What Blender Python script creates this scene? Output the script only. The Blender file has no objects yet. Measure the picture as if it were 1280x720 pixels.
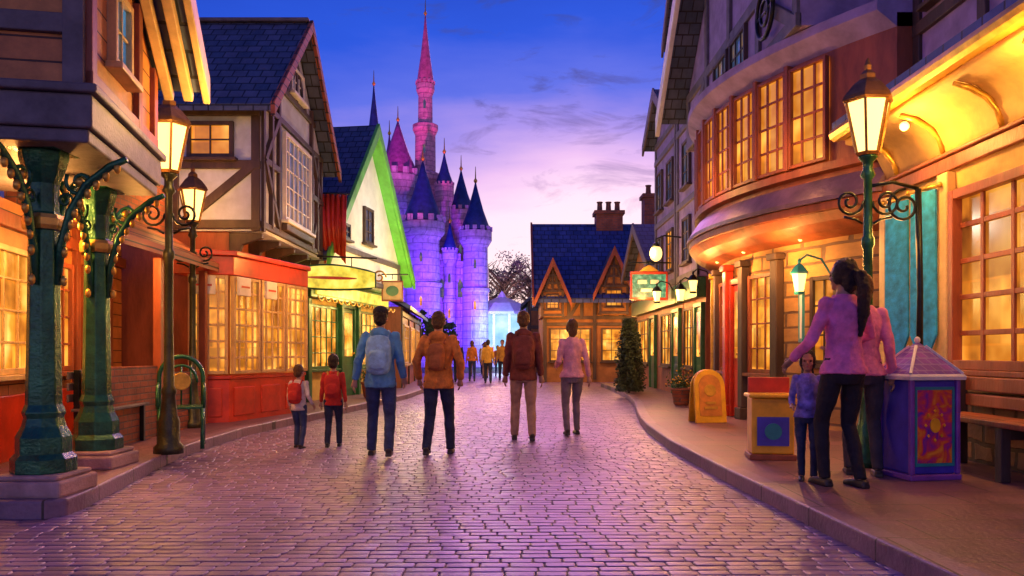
import bpy, bmesh, math, random
from mathutils import Vector, Matrix, noise
random.seed(7)
R=math.radians
S=bpy.context.scene
COL=S.collection
S.view_settings.view_transform='Standard'
S.view_settings.look='None'
S.view_settings.exposure=0

# ------------------------------------------------------------ materials
def newmat(name):
    m=bpy.data.materials.new(name); m.use_nodes=True
    nt=m.node_tree; b=nt.nodes['Principled BSDF']
    return m,nt,b
def coords(nt,mode='obj',sc=(1,1,1)):
    tc=nt.nodes.new('ShaderNodeTexCoord')
    if mode=='obj':
        mp=nt.nodes.new('ShaderNodeMapping'); mp.inputs['Scale'].default_value=sc
        nt.links.new(tc.outputs['Object'],mp.inputs['Vector']); return mp.outputs[0]
    sp=nt.nodes.new('ShaderNodeSeparateXYZ'); nt.links.new(tc.outputs['Object'],sp.inputs[0])
    cb=nt.nodes.new('ShaderNodeCombineXYZ')
    if mode=='face':
        ad=nt.nodes.new('ShaderNodeMath'); nt.links.new(sp.outputs[0],ad.inputs[0]); nt.links.new(sp.outputs[1],ad.inputs[1])
        nt.links.new(ad.outputs[0],cb.inputs[0])
    elif mode=='yz': nt.links.new(sp.outputs[1],cb.inputs[0])
    elif mode=='xz': nt.links.new(sp.outputs[0],cb.inputs[0])
    nt.links.new(sp.outputs[2],cb.inputs[1])
    mp=nt.nodes.new('ShaderNodeMapping'); mp.inputs['Scale'].default_value=sc
    nt.links.new(cb.outputs[0],mp.inputs['Vector']); return mp.outputs[0]
def c4(c): return (c[0],c[1],c[2],1)
def noisecol(nt,vec,c1,c2,scale,detail=6,rough=.6):
    n=nt.nodes.new('ShaderNodeTexNoise'); n.inputs['Scale'].default_value=scale; n.inputs['Detail'].default_value=detail
    n.inputs['Roughness'].default_value=rough
    nt.links.new(vec,n.inputs['Vector'])
    r=nt.nodes.new('ShaderNodeValToRGB'); r.color_ramp.elements[0].position=.3; r.color_ramp.elements[1].position=.7
    r.color_ramp.elements[0].color=c4(c1); r.color_ramp.elements[1].color=c4(c2)
    nt.links.new(n.outputs['Fac'],r.inputs[0]); return n,r
def bump(nt,b,h,strength,dist=.02,prev=None):
    bp=nt.nodes.new('ShaderNodeBump'); bp.inputs['Strength'].default_value=strength; bp.inputs['Distance'].default_value=dist
    nt.links.new(h,bp.inputs['Height'])
    if prev: nt.links.new(prev,bp.inputs['Normal'])
    nt.links.new(bp.outputs[0],b.inputs['Normal']); return bp.outputs[0]
def plain(name,c,rough=.6,metal=0,var=.35,scale=6,bs=.3,sc=(1,1,1)):
    m,nt,b=newmat(name); v=coords(nt,'obj',sc)
    n,r=noisecol(nt,v,[x*(1-var) for x in c],[min(1,x*(1+var)) for x in c],scale)
    nt.links.new(r.outputs[0],b.inputs['Base Color']); b.inputs['Roughness'].default_value=rough; b.inputs['Metallic'].default_value=metal
    n2=nt.nodes.new('ShaderNodeTexNoise'); n2.inputs['Scale'].default_value=scale*7; n2.inputs['Detail'].default_value=4; nt.links.new(v,n2.inputs['Vector'])
    bump(nt,b,n2.outputs['Fac'],bs,.01)
    return m
def mulnode(nt,a,b_):
    mx=nt.nodes.new('ShaderNodeMix'); mx.data_type='RGBA'; mx.blend_type='MULTIPLY'; mx.inputs[0].default_value=1
    nt.links.new(a,mx.inputs[6]); nt.links.new(b_,mx.inputs[7]); return mx.outputs[2]
def brick(name,c1,c2,mortar,w,h,mode='face',rough=.75,ms=.012,bs=.6,off=.5,warp=.0):
    m,nt,b=newmat(name); v=coords(nt,mode)
    if warp:
        n=nt.nodes.new('ShaderNodeTexNoise'); n.inputs['Scale'].default_value=3; nt.links.new(v,n.inputs['Vector'])
        vm=nt.nodes.new('ShaderNodeVectorMath'); vm.operation='SCALE'; vm.inputs['Scale'].default_value=warp
        nt.links.new(n.outputs['Color'],vm.inputs[0]); va=nt.nodes.new('ShaderNodeVectorMath'); nt.links.new(v,va.inputs[0]); nt.links.new(vm.outputs[0],va.inputs[1]); v=va.outputs[0]
    t=nt.nodes.new('ShaderNodeTexBrick'); nt.links.new(v,t.inputs['Vector'])
    t.inputs['Scale'].default_value=1; t.inputs['Brick Width'].default_value=w; t.inputs['Row Height'].default_value=h
    t.inputs['Mortar Size'].default_value=ms; t.inputs['Mortar Smooth'].default_value=.3; t.offset=off
    t.inputs['Color1'].default_value=c4(c1); t.inputs['Color2'].default_value=c4(c2); t.inputs['Mortar'].default_value=c4(mortar)
    n,r=noisecol(nt,v,(.55,.55,.55),(1.3,1.3,1.3),2.5,8,.7)
    nt.links.new(mulnode(nt,t.outputs['Color'],r.outputs[0]),b.inputs['Base Color'])
    b.inputs['Roughness'].default_value=rough
    inv=nt.nodes.new('ShaderNodeMath'); inv.operation='SUBTRACT'; inv.inputs[0].default_value=1; nt.links.new(t.outputs['Fac'],inv.inputs[1])
    p=bump(nt,b,inv.outputs[0],bs,.02)
    n2=nt.nodes.new('ShaderNodeTexNoise'); n2.inputs['Scale'].default_value=25; n2.inputs['Detail'].default_value=5; nt.links.new(v,n2.inputs['Vector'])
    bump(nt,b,n2.outputs['Fac'],.35,.015,p)
    return m
def emis(name,cols,scale=3,strength=1.0,rough=.15,mode='face',goods=None):
    """painted emission: room light with hinted goods and curtains, signs, reflections on unlit panes"""
    m,nt,b=newmat(name); v=coords(nt,mode,(1,1,1))
    n=nt.nodes.new('ShaderNodeTexNoise'); n.inputs['Scale'].default_value=scale; n.inputs['Detail'].default_value=3; n.inputs['Roughness'].default_value=.5
    nt.links.new(v,n.inputs['Vector'])
    r=nt.nodes.new('ShaderNodeValToRGB'); cr=r.color_ramp
    cr.elements[0].position=.28; cr.elements[0].color=c4(cols[0]); cr.elements[1].position=.74; cr.elements[1].color=c4(cols[2])
    e=cr.elements.new(.48); e.color=c4(cols[1])
    nt.links.new(n.outputs['Fac'],r.inputs[0]); colr=r.outputs[0]
    if goods:
        t=nt.nodes.new('ShaderNodeTexBrick'); nt.links.new(v,t.inputs['Vector']); t.inputs['Scale'].default_value=1
        t.inputs['Brick Width'].default_value=goods[0]; t.inputs['Row Height'].default_value=goods[1]; t.inputs['Mortar Size'].default_value=.02; t.inputs['Mortar Smooth'].default_value=1
        t.inputs['Color1'].default_value=(.35,.30,.25,1); t.inputs['Color2'].default_value=(1.25,1.2,1.1,1); t.inputs['Mortar'].default_value=(.75,.65,.5,1)
        colr=mulnode(nt,colr,t.outputs['Color'])
    nt.links.new(colr,b.inputs['Emission Color']); b.inputs['Emission Strength'].default_value=strength
    b.inputs['Base Color'].default_value=(.03,.02,.015,1); b.inputs['Roughness'].default_value=rough
    return m
def lightmat(name,c,s):
    m,nt,b=newmat(name); b.inputs['Base Color'].default_value=(.8,.7,.5,1); b.inputs['Emission Color'].default_value=c4(c); b.inputs['Emission Strength'].default_value=s
    return m

M={}
M['slate']=brick('slate_y',(.045,.075,.14),(.10,.12,.20),(.012,.015,.025),.22,.16,'yz',.5,.012,.9)
M['slatex']=brick('slate_x',(.030,.055,.22),(.06,.09,.32),(.012,.015,.04),.30,.20,'xz',.5,.015,.9)
M['siding']=brick('wood_siding',(.50,.18,.05),(.58,.25,.075),(.06,.025,.015),2.6,.17,'face',.55,.008,.8)
M['plaster']=plain('cream_plaster',(.46,.38,.28),.8,0,.28,3,.5)
M['blueplaster']=plain('pale_blue_plaster',(.50,.56,.70),.8,0,.22,3,.5)
M['whiteplaster']=plain('white_plaster',(.76,.78,.72),.8,0,.15,2.4,.4)
M['yellowplaster']=plain('ochre_plaster',(.55,.33,.10),.75,0,.3,2.5,.5)
M['innplaster']=plain('amber_plaster',(.28,.12,.04),.8,0,.35,2.5,.5)
M['purpleplaster']=plain('lilac_plaster',(.27,.20,.42),.8,0,.3,3,.4)
M['timber']=plain('dark_timber',(.06,.035,.028),.55,0,.5,5,.6,(1,1,.3))
M['timberred']=plain('red_brown_timber',(.26,.065,.028),.5,0,.4,5,.5,(1,1,.3))
M['timbergrey']=plain('grey_timber',(.12,.10,.12),.55,0,.4,5,.5)
M['redpaint']=plain('red_paint',(.54,.045,.018),.32,0,.3,4,.15)
M['greenpaint']=plain('dark_green_paint',(.03,.12,.06),.33,.2,.4,4,.25)
M['lime']=plain('lime_green_paint',(.13,.50,.07),.5,0,.3,3,.3)
M['gold']=plain('gold_paint',(.62,.36,.06),.35,.6,.35,8,.2)
M['bluepaint']=plain('blue_paint',(.06,.05,.46),.3,0,.25,5,.15)
M['purplepaint']=plain('purple_paint',(.20,.06,.40),.4,0,.25,5,.2)
M['yellowpaint']=plain('yellow_paint',(.78,.42,.02),.4,0,.25,5,.15)
M['tealpaint']=plain('teal_paint',(.02,.24,.28),.4,0,.25,5,.2)
M['white']=plain('white_paint',(.75,.72,.66),.45,0,.15,5,.15)
M['creampaint']=plain('cream_paint',(.62,.42,.18),.5,0,.25,5,.2)
M['iron']=plain('black_iron',(.025,.03,.03),.35,.7,.4,8,.3)
M['greeniron']=plain('green_cast_iron',(.022,.125,.06),.26,.35,.5,6,.5)
M['lampiron']=plain('brown_green_iron',(.045,.050,.030),.35,.5,.5,6,.5)
M['bronze']=plain('bronze',(.32,.15,.04),.4,.7,.4,8,.3)
M['stone']=brick('yellow_stone',(.56,.31,.10),(.42,.24,.085),(.18,.11,.07),.42,.22,'face',.8,.02,.9,.5,.05)
M['brownstone']=brick('rubble_stone',(.26,.14,.08),(.17,.10,.07),(.07,.05,.04),.32,.19,'face',.8,.025,1,.5,.12)
M['brick']=brick('red_brick',(.36,.10,.05),(.24,.08,.05),(.14,.10,.09),.22,.075,'face',.8,.008,.7)
M['redtile']=brick('red_tiles',(.38,.10,.04),(.28,.07,.04),(.04,.02,.02),.2,.15,'yz',.6,.012,.9)
M['plinth']=plain('stone_plinth',(.38,.25,.23),.8,0,.35,5,.8)
M['litglass']=emis('lit_window_glass',[(.20,.045,.005),(.92,.29,.022),(1.6,.78,.13)],1.5,1.08,goods=(.5,.62))
M['litshop']=emis('lit_shop_glass',[(.32,.07,.006),(1.1,.40,.035),(2.0,1.15,.28)],1.9,1.08,goods=(.23,.31))
M['dullglass']=emis('painted_reflection_glass',[(.01,.015,.04),(.04,.07,.15),(.30,.16,.06)],2.2,.8,.06)  # unlit panes: blue dusk reflection painted in as faint emission
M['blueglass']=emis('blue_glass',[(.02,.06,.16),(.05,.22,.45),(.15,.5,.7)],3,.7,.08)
M['lantern']=lightmat('lantern_glass',(1,.64,.17),2.6)
M['signlit']=emis('lit_sign_face',[(.45,.30,.02),(1.0,.75,.06),(1.3,1.1,.22)],4,1.0,.4)
M['signgreen']=emis('green_sign_face',[(.01,.10,.05),(.03,.32,.14),(.35,.75,.35)],9,.9,.4)
M['leaf']=plain('leaves',(.05,.10,.03),.6,0,.6,9,.2)
M['leafdark']=plain('dark_leaves',(.035,.05,.03),.6,0,.6,9,.2)
M['leafpink']=plain('autumn_twigs',(.22,.15,.15),.7,0,.3,9,.2)
M['bark']=plain('bark',(.12,.08,.07),.9,0,.4,9,.8)
M['castle']=brick('castle_stone',(.52,.42,.66),(.40,.32,.56),(.24,.18,.36),1.1,.55,'face',.75,.03,.8)
M['castlepink']=brick('castle_pink_stone',(.74,.36,.54),(.58,.28,.44),(.38,.18,.32),.8,.4,'face',.75,.03,.8)
M['castleroof']=plain('castle_roof',(.012,.03,.17),.4,0,.4,3,.3)
M['castleroofpink']=plain('castle_pink_roof',(.50,.12,.30),.4,0,.4,3,.3)
M['castleroofplum']=plain('castle_plum_roof',(.28,.06,.30),.4,0,.4,3,.3)
M['skin']=plain('skin',(.50,.28,.19),.5,0,.08,8,.1)
M['skin2']=plain('skin_tan',(.36,.19,.12),.5,0,.08,8,.1)
M['hairdark']=plain('dark_hair',(.018,.010,.009),.42,0,.6,30,.9,(3,3,.4))
M['hairbrown']=plain('brown_hair',(.10,.045,.018),.45,0,.5,30,.9,(3,3,.4))
M['eye']=plain('eye_dark',(.02,.012,.01),.15,0,.1,5,0)
M['lips']=plain('lips',(.42,.13,.11),.4,0,.1,5,.1)
def cloth(name,c,var=.25): 
    if name not in M: M[name]=plain(name,c,.85,0,var,9,.6)
    return M[name]
cloth('cloth_blue',(.10,.30,.54)); cloth('cloth_lightblue',(.26,.50,.72),.4); cloth('cloth_orange',(.60,.20,.035),.4); cloth('cloth_rust',(.36,.11,.03),.4); cloth('denim',(.03,.05,.14),.4); cloth('denimdark',(.018,.026,.07),.4)
cloth('cloth_maroon',(.17,.04,.03),.4); cloth('cloth_tan',(.36,.22,.17)); cloth('cloth_pink',(.82,.18,.42),.35); cloth('cloth_pale',(.70,.34,.42),.3); cloth('cloth_rose',(.80,.22,.36),.3); cloth('cloth_grey',(.16,.13,.17)); cloth('cloth_charcoal',(.05,.045,.06)); cloth('cloth_black',(.014,.012,.018),.3)
cloth('cloth_red',(.52,.03,.02)); cloth('cloth_white',(.62,.54,.50),.4); cloth('cloth_lilac',(.20,.16,.52),.8); cloth('cloth_yellow',(.6,.34,.05)); cloth('cloth_teal',(.02,.32,.68),.4)
M['shoe']=plain('shoes',(.03,.025,.025),.5,0,.3,8,.2)

# ------------------------------------------------------------ mesh builder
class MB:
    def __init__(s): s.v=[];s.f=[];s.m=[];s.g=[]
    def add(s,vs,fs,m=0):
        o=len(s.v); s.g.append((vs,fs,m)); s.v+= [tuple(x) for x in vs]; s.f+=[tuple(i+o for i in f) for f in fs]; s.m+=[m]*len(fs); return s
    def box(s,x0,x1,y0,y1,z0,z1,m=0):
        return s.add([(x0,y0,z0),(x1,y0,z0),(x1,y1,z0),(x0,y1,z0),(x0,y0,z1),(x1,y0,z1),(x1,y1,z1),(x0,y1,z1)],
              [(0,3,2,1),(4,5,6,7),(0,1,5,4),(1,2,6,5),(2,3,7,6),(3,0,4,7)],m)
    def prism(s,pts,y0,y1,m=0):
        n=len(pts)
        return s.add([(x,y0,z) for x,z in pts]+[(x,y1,z) for x,z in pts],[tuple(range(n)),tuple(range(2*n-1,n-1,-1))]+[(i,i+n,(i+1)%n+n,(i+1)%n) for i in range(n)],m)
    def prismx(s,pts,x0,x1,m=0):
        n=len(pts)
        return s.add([(x0,y,z) for y,z in pts]+[(x1,y,z) for y,z in pts],[tuple(range(n)),tuple(range(2*n-1,n-1,-1))]+[(i,i+n,(i+1)%n+n,(i+1)%n) for i in range(n)],m)
    def extr(s,pts,z0,z1,m=0):
        n=len(pts)
        return s.add([(x,y,z0) for x,y in pts]+[(x,y,z1) for x,y in pts],[tuple(range(n)),tuple(range(2*n-1,n-1,-1))]+[(i,i+n,(i+1)%n+n,(i+1)%n) for i in range(n)],m)
    def beam(s,p,q,w,h,up=(0,0,1),m=0):
        p=Vector(p);q=Vector(q);d=(q-p).normalized();u=Vector(up)
        if abs(d.dot(u))>.98:u=Vector((0,1,0))
        r=d.cross(u).normalized()*w/2;u=r.cross(d).normalized()*h/2
        return s.add([p-r-u,p+r-u,p+r+u,p-r+u,q-r-u,q+r-u,q+r+u,q-r+u],[(0,1,2,3),(7,6,5,4),(0,4,5,1),(1,5,6,2),(2,6,7,3),(3,7,4,0)],m)
    def tube(s,path,rad,n=8,m=0,flat=None):
        P=[Vector(p) for p in path]; k=len(P)
        if not hasattr(rad,'__len__'): rad=[rad]*k
        vs=[];ref=None
        for i in range(k):
            d=(P[min(i+1,k-1)]-P[max(i-1,0)]).normalized()
            if ref is None:
                ref=Vector((1,0,0)) if abs(d.x)<.9 else Vector((0,1,0))
            a=(ref-d*ref.dot(d)).normalized(); b=d.cross(a); ref=a
            r=rad[i]; ra,rb=(r if hasattr(r,'__len__') else (r,r))
            for j in range(n):
                t=2*math.pi*j/n; vs.append(P[i]+a*ra*math.cos(t)+b*rb*math.sin(t))
        fs=[tuple(range(n-1,-1,-1)),tuple(range((k-1)*n,k*n))]
        for i in range(k-1):
            for j in range(n):
                fs.append((i*n+j,i*n+(j+1)%n,(i+1)*n+(j+1)%n,(i+1)*n+j))
        return s.add(vs,fs,m)
    def lathe(s,prof,c=(0,0,0),n=16,m=0,sx=1,sy=1,rot=0):
        vs=[]
        for r,z in prof:
            for j in range(n):
                t=2*math.pi*j/n+rot; vs.append((c[0]+max(r,.0005)*math.cos(t)*sx,c[1]+max(r,.0005)*math.sin(t)*sy,c[2]+z))
        k=len(prof); fs=[tuple(range(n-1,-1,-1)),tuple(range((k-1)*n,k*n))]
        for i in range(k-1):
            for j in range(n): fs.append((i*n+j,i*n+(j+1)%n,(i+1)*n+(j+1)%n,(i+1)*n+j))
        return s.add(vs,fs,m)
    def ell(s,c,rx,ry,rz,n=12,m=0,pw=1.0):
        vs=[];k=max(5,n//2+1)
        for i in range(k+1):
            ph=-math.pi/2+math.pi*i/k; ph=max(-1.5,min(1.5,ph))
            cz=math.sin(ph);cr=math.cos(ph)
            cz=math.copysign(abs(cz)**pw,cz);cr=cr**pw
            for j in range(n):
                t=2*math.pi*j/n; a=math.cos(t);b=math.sin(t)
                a=math.copysign(abs(a)**pw,a);b=math.copysign(abs(b)**pw,b)
                vs.append((c[0]+rx*cr*a,c[1]+ry*cr*b,c[2]+rz*cz))
        fs=[tuple(range(n-1,-1,-1)),tuple(range(k*n,(k+1)*n))]
        for i in range(k):
            for j in range(n): fs.append((i*n+j,i*n+(j+1)%n,(i+1)*n+(j+1)%n,(i+1)*n+j))
        return s.add(vs,fs,m)
    def mesh(s,name,mats,smooth=False):
        me=bpy.data.meshes.new(name); me.from_pydata([tuple(x) for x in s.v],[],s.f)
        for m in mats: me.materials.append(m)
        me.polygons.foreach_set('material_index',s.m)
        bm=bmesh.new(); bm.from_mesh(me); bmesh.ops.recalc_face_normals(bm,faces=bm.faces); bm.to_mesh(me); bm.free()
        if smooth: me.polygons.foreach_set('use_smooth',[True]*len(me.polygons))
        me.update(); return me
def mm(m): return M[m] if isinstance(m,str) else m
def thing(name,label,cat,loc=(0,0,0),rz=0,group=None):
    e=bpy.data.objects.new(name,None); e.empty_display_size=.2; COL.objects.link(e)
    e.location=loc; e.rotation_euler=(0,0,R(rz)); e['label']=label; e['category']=cat
    if group:e['group']=group
    return e
def part(par,name,mb,mats,smooth=False,bevel=0,label=None,T=None,split=False):
    if split:
        for vs,fs,m in mb.g: o=part(par,name,MB().add(vs,fs,m),mats,smooth,bevel,label,T)
        return o
    if not isinstance(mats,(list,tuple)): mats=[mats]
    me=mb.mesh(name,[mm(m) for m in mats],smooth)
    o=bpy.data.objects.new(name,me); COL.objects.link(o)
    if par: o.parent=par
    if T is not None:o.matrix_local=T
    if bevel:
        b=o.modifiers.new('bevel','BEVEL'); b.width=bevel; b.segments=2; b.limit_method='ANGLE'; b.angle_limit=R(40)
    if label:o['label']=label
    return o
def structure(name,mb,mats,smooth=False):
    o=part(None,name,mb,mats,smooth); o['kind']='structure'; return o
def window(par,x0,x1,z0,z1,nx,nz,y=0,T=None,glass='litglass',frame='timber',fw=.06,mw=.025,sill=True,d=.07,name='window'):
    g=MB().box(x0+.005,x1-.005,y-.02,y+.005,z0+.005,z1-.005); w=part(par,name,g,glass,T=T)
    f=MB()
    f.box(x0,x0+fw,y-d,y,z0,z1).box(x1-fw,x1,y-d,y,z0,z1).box(x0+fw,x1-fw,y-d+.003,y,z1-fw,z1).box(x0+fw,x1-fw,y-d+.003,y,z0,z0+fw)
    for i in range(1,nx):
        x=x0+(x1-x0)*i/nx; f.box(x-mw/2,x+mw/2,y-.048,y-.021,z0+fw,z1-fw)
    for i in range(1,nz):
        z=z0+(z1-z0)*i/nz; f.box(x0+fw,x1-fw,y-.044,y-.021,z-mw/2,z+mw/2)
    part(w,'frame',f,frame,bevel=.006)
    if sill:
        part(w,'sill',MB().box(x0-.06,x1+.06,y-d-.06,y,z0-.055,z0-.002),frame,bevel=.008)
    return w
def timbers(par,lines,y=0,w=.13,mat='timber',T=None,name='timber_frame'):
    b=MB()
    for k,(xa,za,xb,zb) in enumerate(lines):
        dx,dz=xb-xa,zb-za;L=math.hypot(dx,dz);nx,nz=-dz/L*w/2,dx/L*w/2
        b.prism([(xa+nx,za+nz),(xb+nx,zb+nz),(xb-nx,zb-nz),(xa-nx,za-nz)],y-.045-.0025*(k%9),y+.02)
    return part(par,name,b,mat,bevel=.008,T=T)
def door(par,x0,x1,z0,z1,y=0,T=None,mat='redpaint',glass='litshop'):
    f=MB().box(x0,x0+.08,y-.09,y,z0,z1).box(x1-.08,x1,y-.09,y,z0,z1).box(x0+.08,x1-.08,y-.087,y,z1-.09,z1)
    d=MB().box(x0+.085,x1-.085,y-.04,y,z0+.01,z1-.095)
    d.box(x0+.17,x1-.17,y-.055,y-.041,z0+.15,z0+.75)
    dd=part(par,'door',d,mat,bevel=.008,T=T)
    part(dd,'frame',f,mat,bevel=.008)
    g=MB().box(x0+.17,x1-.17,y-.052,y-.041,z0+.95,z1-.2); part(dd,'glass_pane',g,glass)
    part(dd,'handle',MB().ell((x1-.13,y-.075,z0+1.02),.025,.03,.025,8),'gold',True)
    return dd
def light(kind,loc,energy,color,size=.1,rot=None,spot=None):
    l=bpy.data.lights.new('lamp_and_fill_light',kind); l.energy=energy; l.color=color  # serves real lamps and added wall-wash fills that have no fixture
    if kind in('POINT','SPOT'): l.shadow_soft_size=size
    if kind=='AREA': l.size=size
    if spot: l.spot_size=R(spot); l.spot_blend=.6
    o=bpy.data.objects.new('lamp_and_fill_light',l); o.location=loc
    if rot: o.rotation_euler=[R(a) for a in rot]
    COL.objects.link(o); return o
WARM=(1,.42,.09); WARM2=(1,.53,.13)

# ------------------------------------------------------------ sky
w=bpy.data.worlds.new('World'); S.world=w; w.use_nodes=True; nt=w.node_tree; nt.nodes.clear()
out=nt.nodes.new('ShaderNodeOutputWorld')
tc=nt.nodes.new('ShaderNodeTexCoord'); sp=nt.nodes.new('ShaderNodeSeparateXYZ'); nt.links.new(tc.outputs['Generated'],sp.inputs[0])
mp=nt.nodes.new('ShaderNodeMapping'); mp.inputs['Scale'].default_value=(1.6,1.6,7); nt.links.new(tc.outputs['Generated'],mp.inputs[0])
n1=nt.nodes.new('ShaderNodeTexNoise'); n1.inputs['Scale'].default_value=1.8; n1.inputs['Detail'].default_value=7; n1.inputs['Roughness'].default_value=.55; nt.links.new(mp.outputs[0],n1.inputs[0])
def math_(op,a,b=None,c=None,clamp=False):
    n=nt.nodes.new('ShaderNodeMath'); n.operation=op; n.use_clamp=clamp
    for i,x in enumerate((a,b,c)):
        if x is None: continue
        if isinstance(x,(int,float)): n.inputs[i].default_value=x
        else: nt.links.new(x,n.inputs[i])
    return n.outputs[0]
side=math_('MULTIPLY',math_('ABSOLUTE',math_('SUBTRACT',sp.outputs[0],.08)),.16)
el=math_('ADD',math_('ADD',sp.outputs[2],math_('MULTIPLY',math_('SUBTRACT',n1.outputs['Fac'],.5),.13)),side)
rp=nt.nodes.new('ShaderNodeValToRGB'); cr=rp.color_ramp; nt.links.new(el,rp.inputs[0])
stops=[(0,(.95,.55,.50)),(.10,(1.15,.90,.92)),(.17,(1.12,.82,.98)),(.22,(.86,.54,.92)),(.27,(.42,.30,.86)),(.32,(.11,.16,.82)),(.38,(.016,.09,.74)),(.50,(.008,.050,.50)),(1,(.005,.022,.20))]
cr.elements[0].position=0; cr.elements[0].color=c4(stops[0][1]); cr.elements[1].position=1; cr.elements[1].color=c4(stops[-1][1])
for p,c in stops[1:-1]:
    e=cr.elements.new(p); e.color=c4(c)
mp2=nt.nodes.new('ShaderNodeMapping'); mp2.inputs['Scale'].default_value=(2.4,2.4,8); mp2.inputs['Location'].default_value=(3.4,.4,1.2); nt.links.new(tc.outputs['Generated'],mp2.inputs[0])
n2=nt.nodes.new('ShaderNodeTexNoise'); n2.inputs['Scale'].default_value=3.2; n2.inputs['Detail'].default_value=10; n2.inputs['Roughness'].default_value=.62; n2.inputs['Distortion'].default_value=.6; nt.links.new(mp2.outputs[0],n2.inputs[0])
cl=nt.nodes.new('ShaderNodeMapRange'); cl.inputs[1].default_value=.53; cl.inputs[2].default_value=.65
nt.links.new(math_('ADD',n2.outputs['Fac'],math_('MULTIPLY',math_('SUBTRACT',sp.outputs[0],.08),.5)),cl.inputs[0])
crp=nt.nodes.new('ShaderNodeValToRGB'); c2=crp.color_ramp; c2.elements[0].position=.05; c2.elements[0].color=(.95,.60,.70,1); c2.elements[1].position=.42; c2.elements[1].color=(.03,.06,.34,1)
e=c2.elements.new(.17); e.color=(.80,.50,.78,1)
e=c2.elements.new(.24); e.color=(.25,.17,.46,1)
e=c2.elements.new(.30); e.color=(.08,.07,.30,1)
nt.links.new(sp.outputs[2],crp.inputs[0])
mx=nt.nodes.new('ShaderNodeMix'); mx.data_type='RGBA'; nt.links.new(math_('MULTIPLY',cl.outputs[0],.75),mx.inputs[0]); nt.links.new(rp.outputs[0],mx.inputs[6]); nt.links.new(crp.outputs[0],mx.inputs[7])
bg=nt.nodes.new('ShaderNodeBackground'); bg.inputs[1].default_value=1.0; nt.links.new(mx.outputs[2],bg.inputs[0])
sky=nt.nodes.new('ShaderNodeTexSky'); sky.sky_type='NISHITA'; sky.sun_disc=False; sky.sun_elevation=R(1); sky.sun_rotation=R(10)
bg2=nt.nodes.new('ShaderNodeBackground'); bg2.inputs[1].default_value=.01; nt.links.new(sky.outputs[0],bg2.inputs[0])
ad=nt.nodes.new('ShaderNodeAddShader'); nt.links.new(bg.outputs[0],ad.inputs[0]); nt.links.new(bg2.outputs[0],ad.inputs[1]); nt.links.new(ad.outputs[0],out.inputs[0])
sl=bpy.data.lights.new('sky_glow','SUN'); sl.energy=.75; sl.angle=R(25); sl.color=(.95,.36,.88)  # added lamp for the pink sky glow; the sun itself is down
so=bpy.data.objects.new('sky_glow',sl); so.rotation_euler=(R(-64),0,R(-4)); COL.objects.link(so)

# ------------------------------------------------------------ ground
def interp(pts,y):
    if y<=pts[0][0]: return pts[0][1]
    for (a,b),(c,d) in zip(pts,pts[1:]):
        if y<=c: 
            t=(y-a)/(c-a); return b+(d-b)*t
    return pts[-1][1]
RK=[(-6,2.3),(3,2.12),(5,2.02),(7.3,1.92),(9.5,1.88),(11.5,1.95),(13,2.08),(14.6,2.28),(17,2.6),(19.5,2.85),(23,3.0),(27,3.0)]
LK=[(5.65,-3.15),(6,-3.2),(8.7,-3.66),(11,-3.72),(13,-3.5),(15,-3.2),(17,-2.95),(20,-2.6),(24,-2.5),(32,-2.8)]
def rk(y): return interp(RK,y)
def lk(y): return -9 if y<5.6 else interp(LK,y)
G=plain('ground_earth',(.07,.05,.065),.7,0,.3,.8,.4)
structure('ground',MB().add([(-500,-500,-.05),(500,-500,-.05),(500,900,-.05),(-500,900,-.05)],[(0,1,2,3)]),G)
mort=plain('mortar',(.075,.048,.075),.7,0,.4,6,.8)
structure('road',MB().add([(-9,-4,-.007),(3.6,-4,-.007),(6,60,-.007),(-9,60,-.007)],[(0,1,2,3)]),mort)
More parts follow.
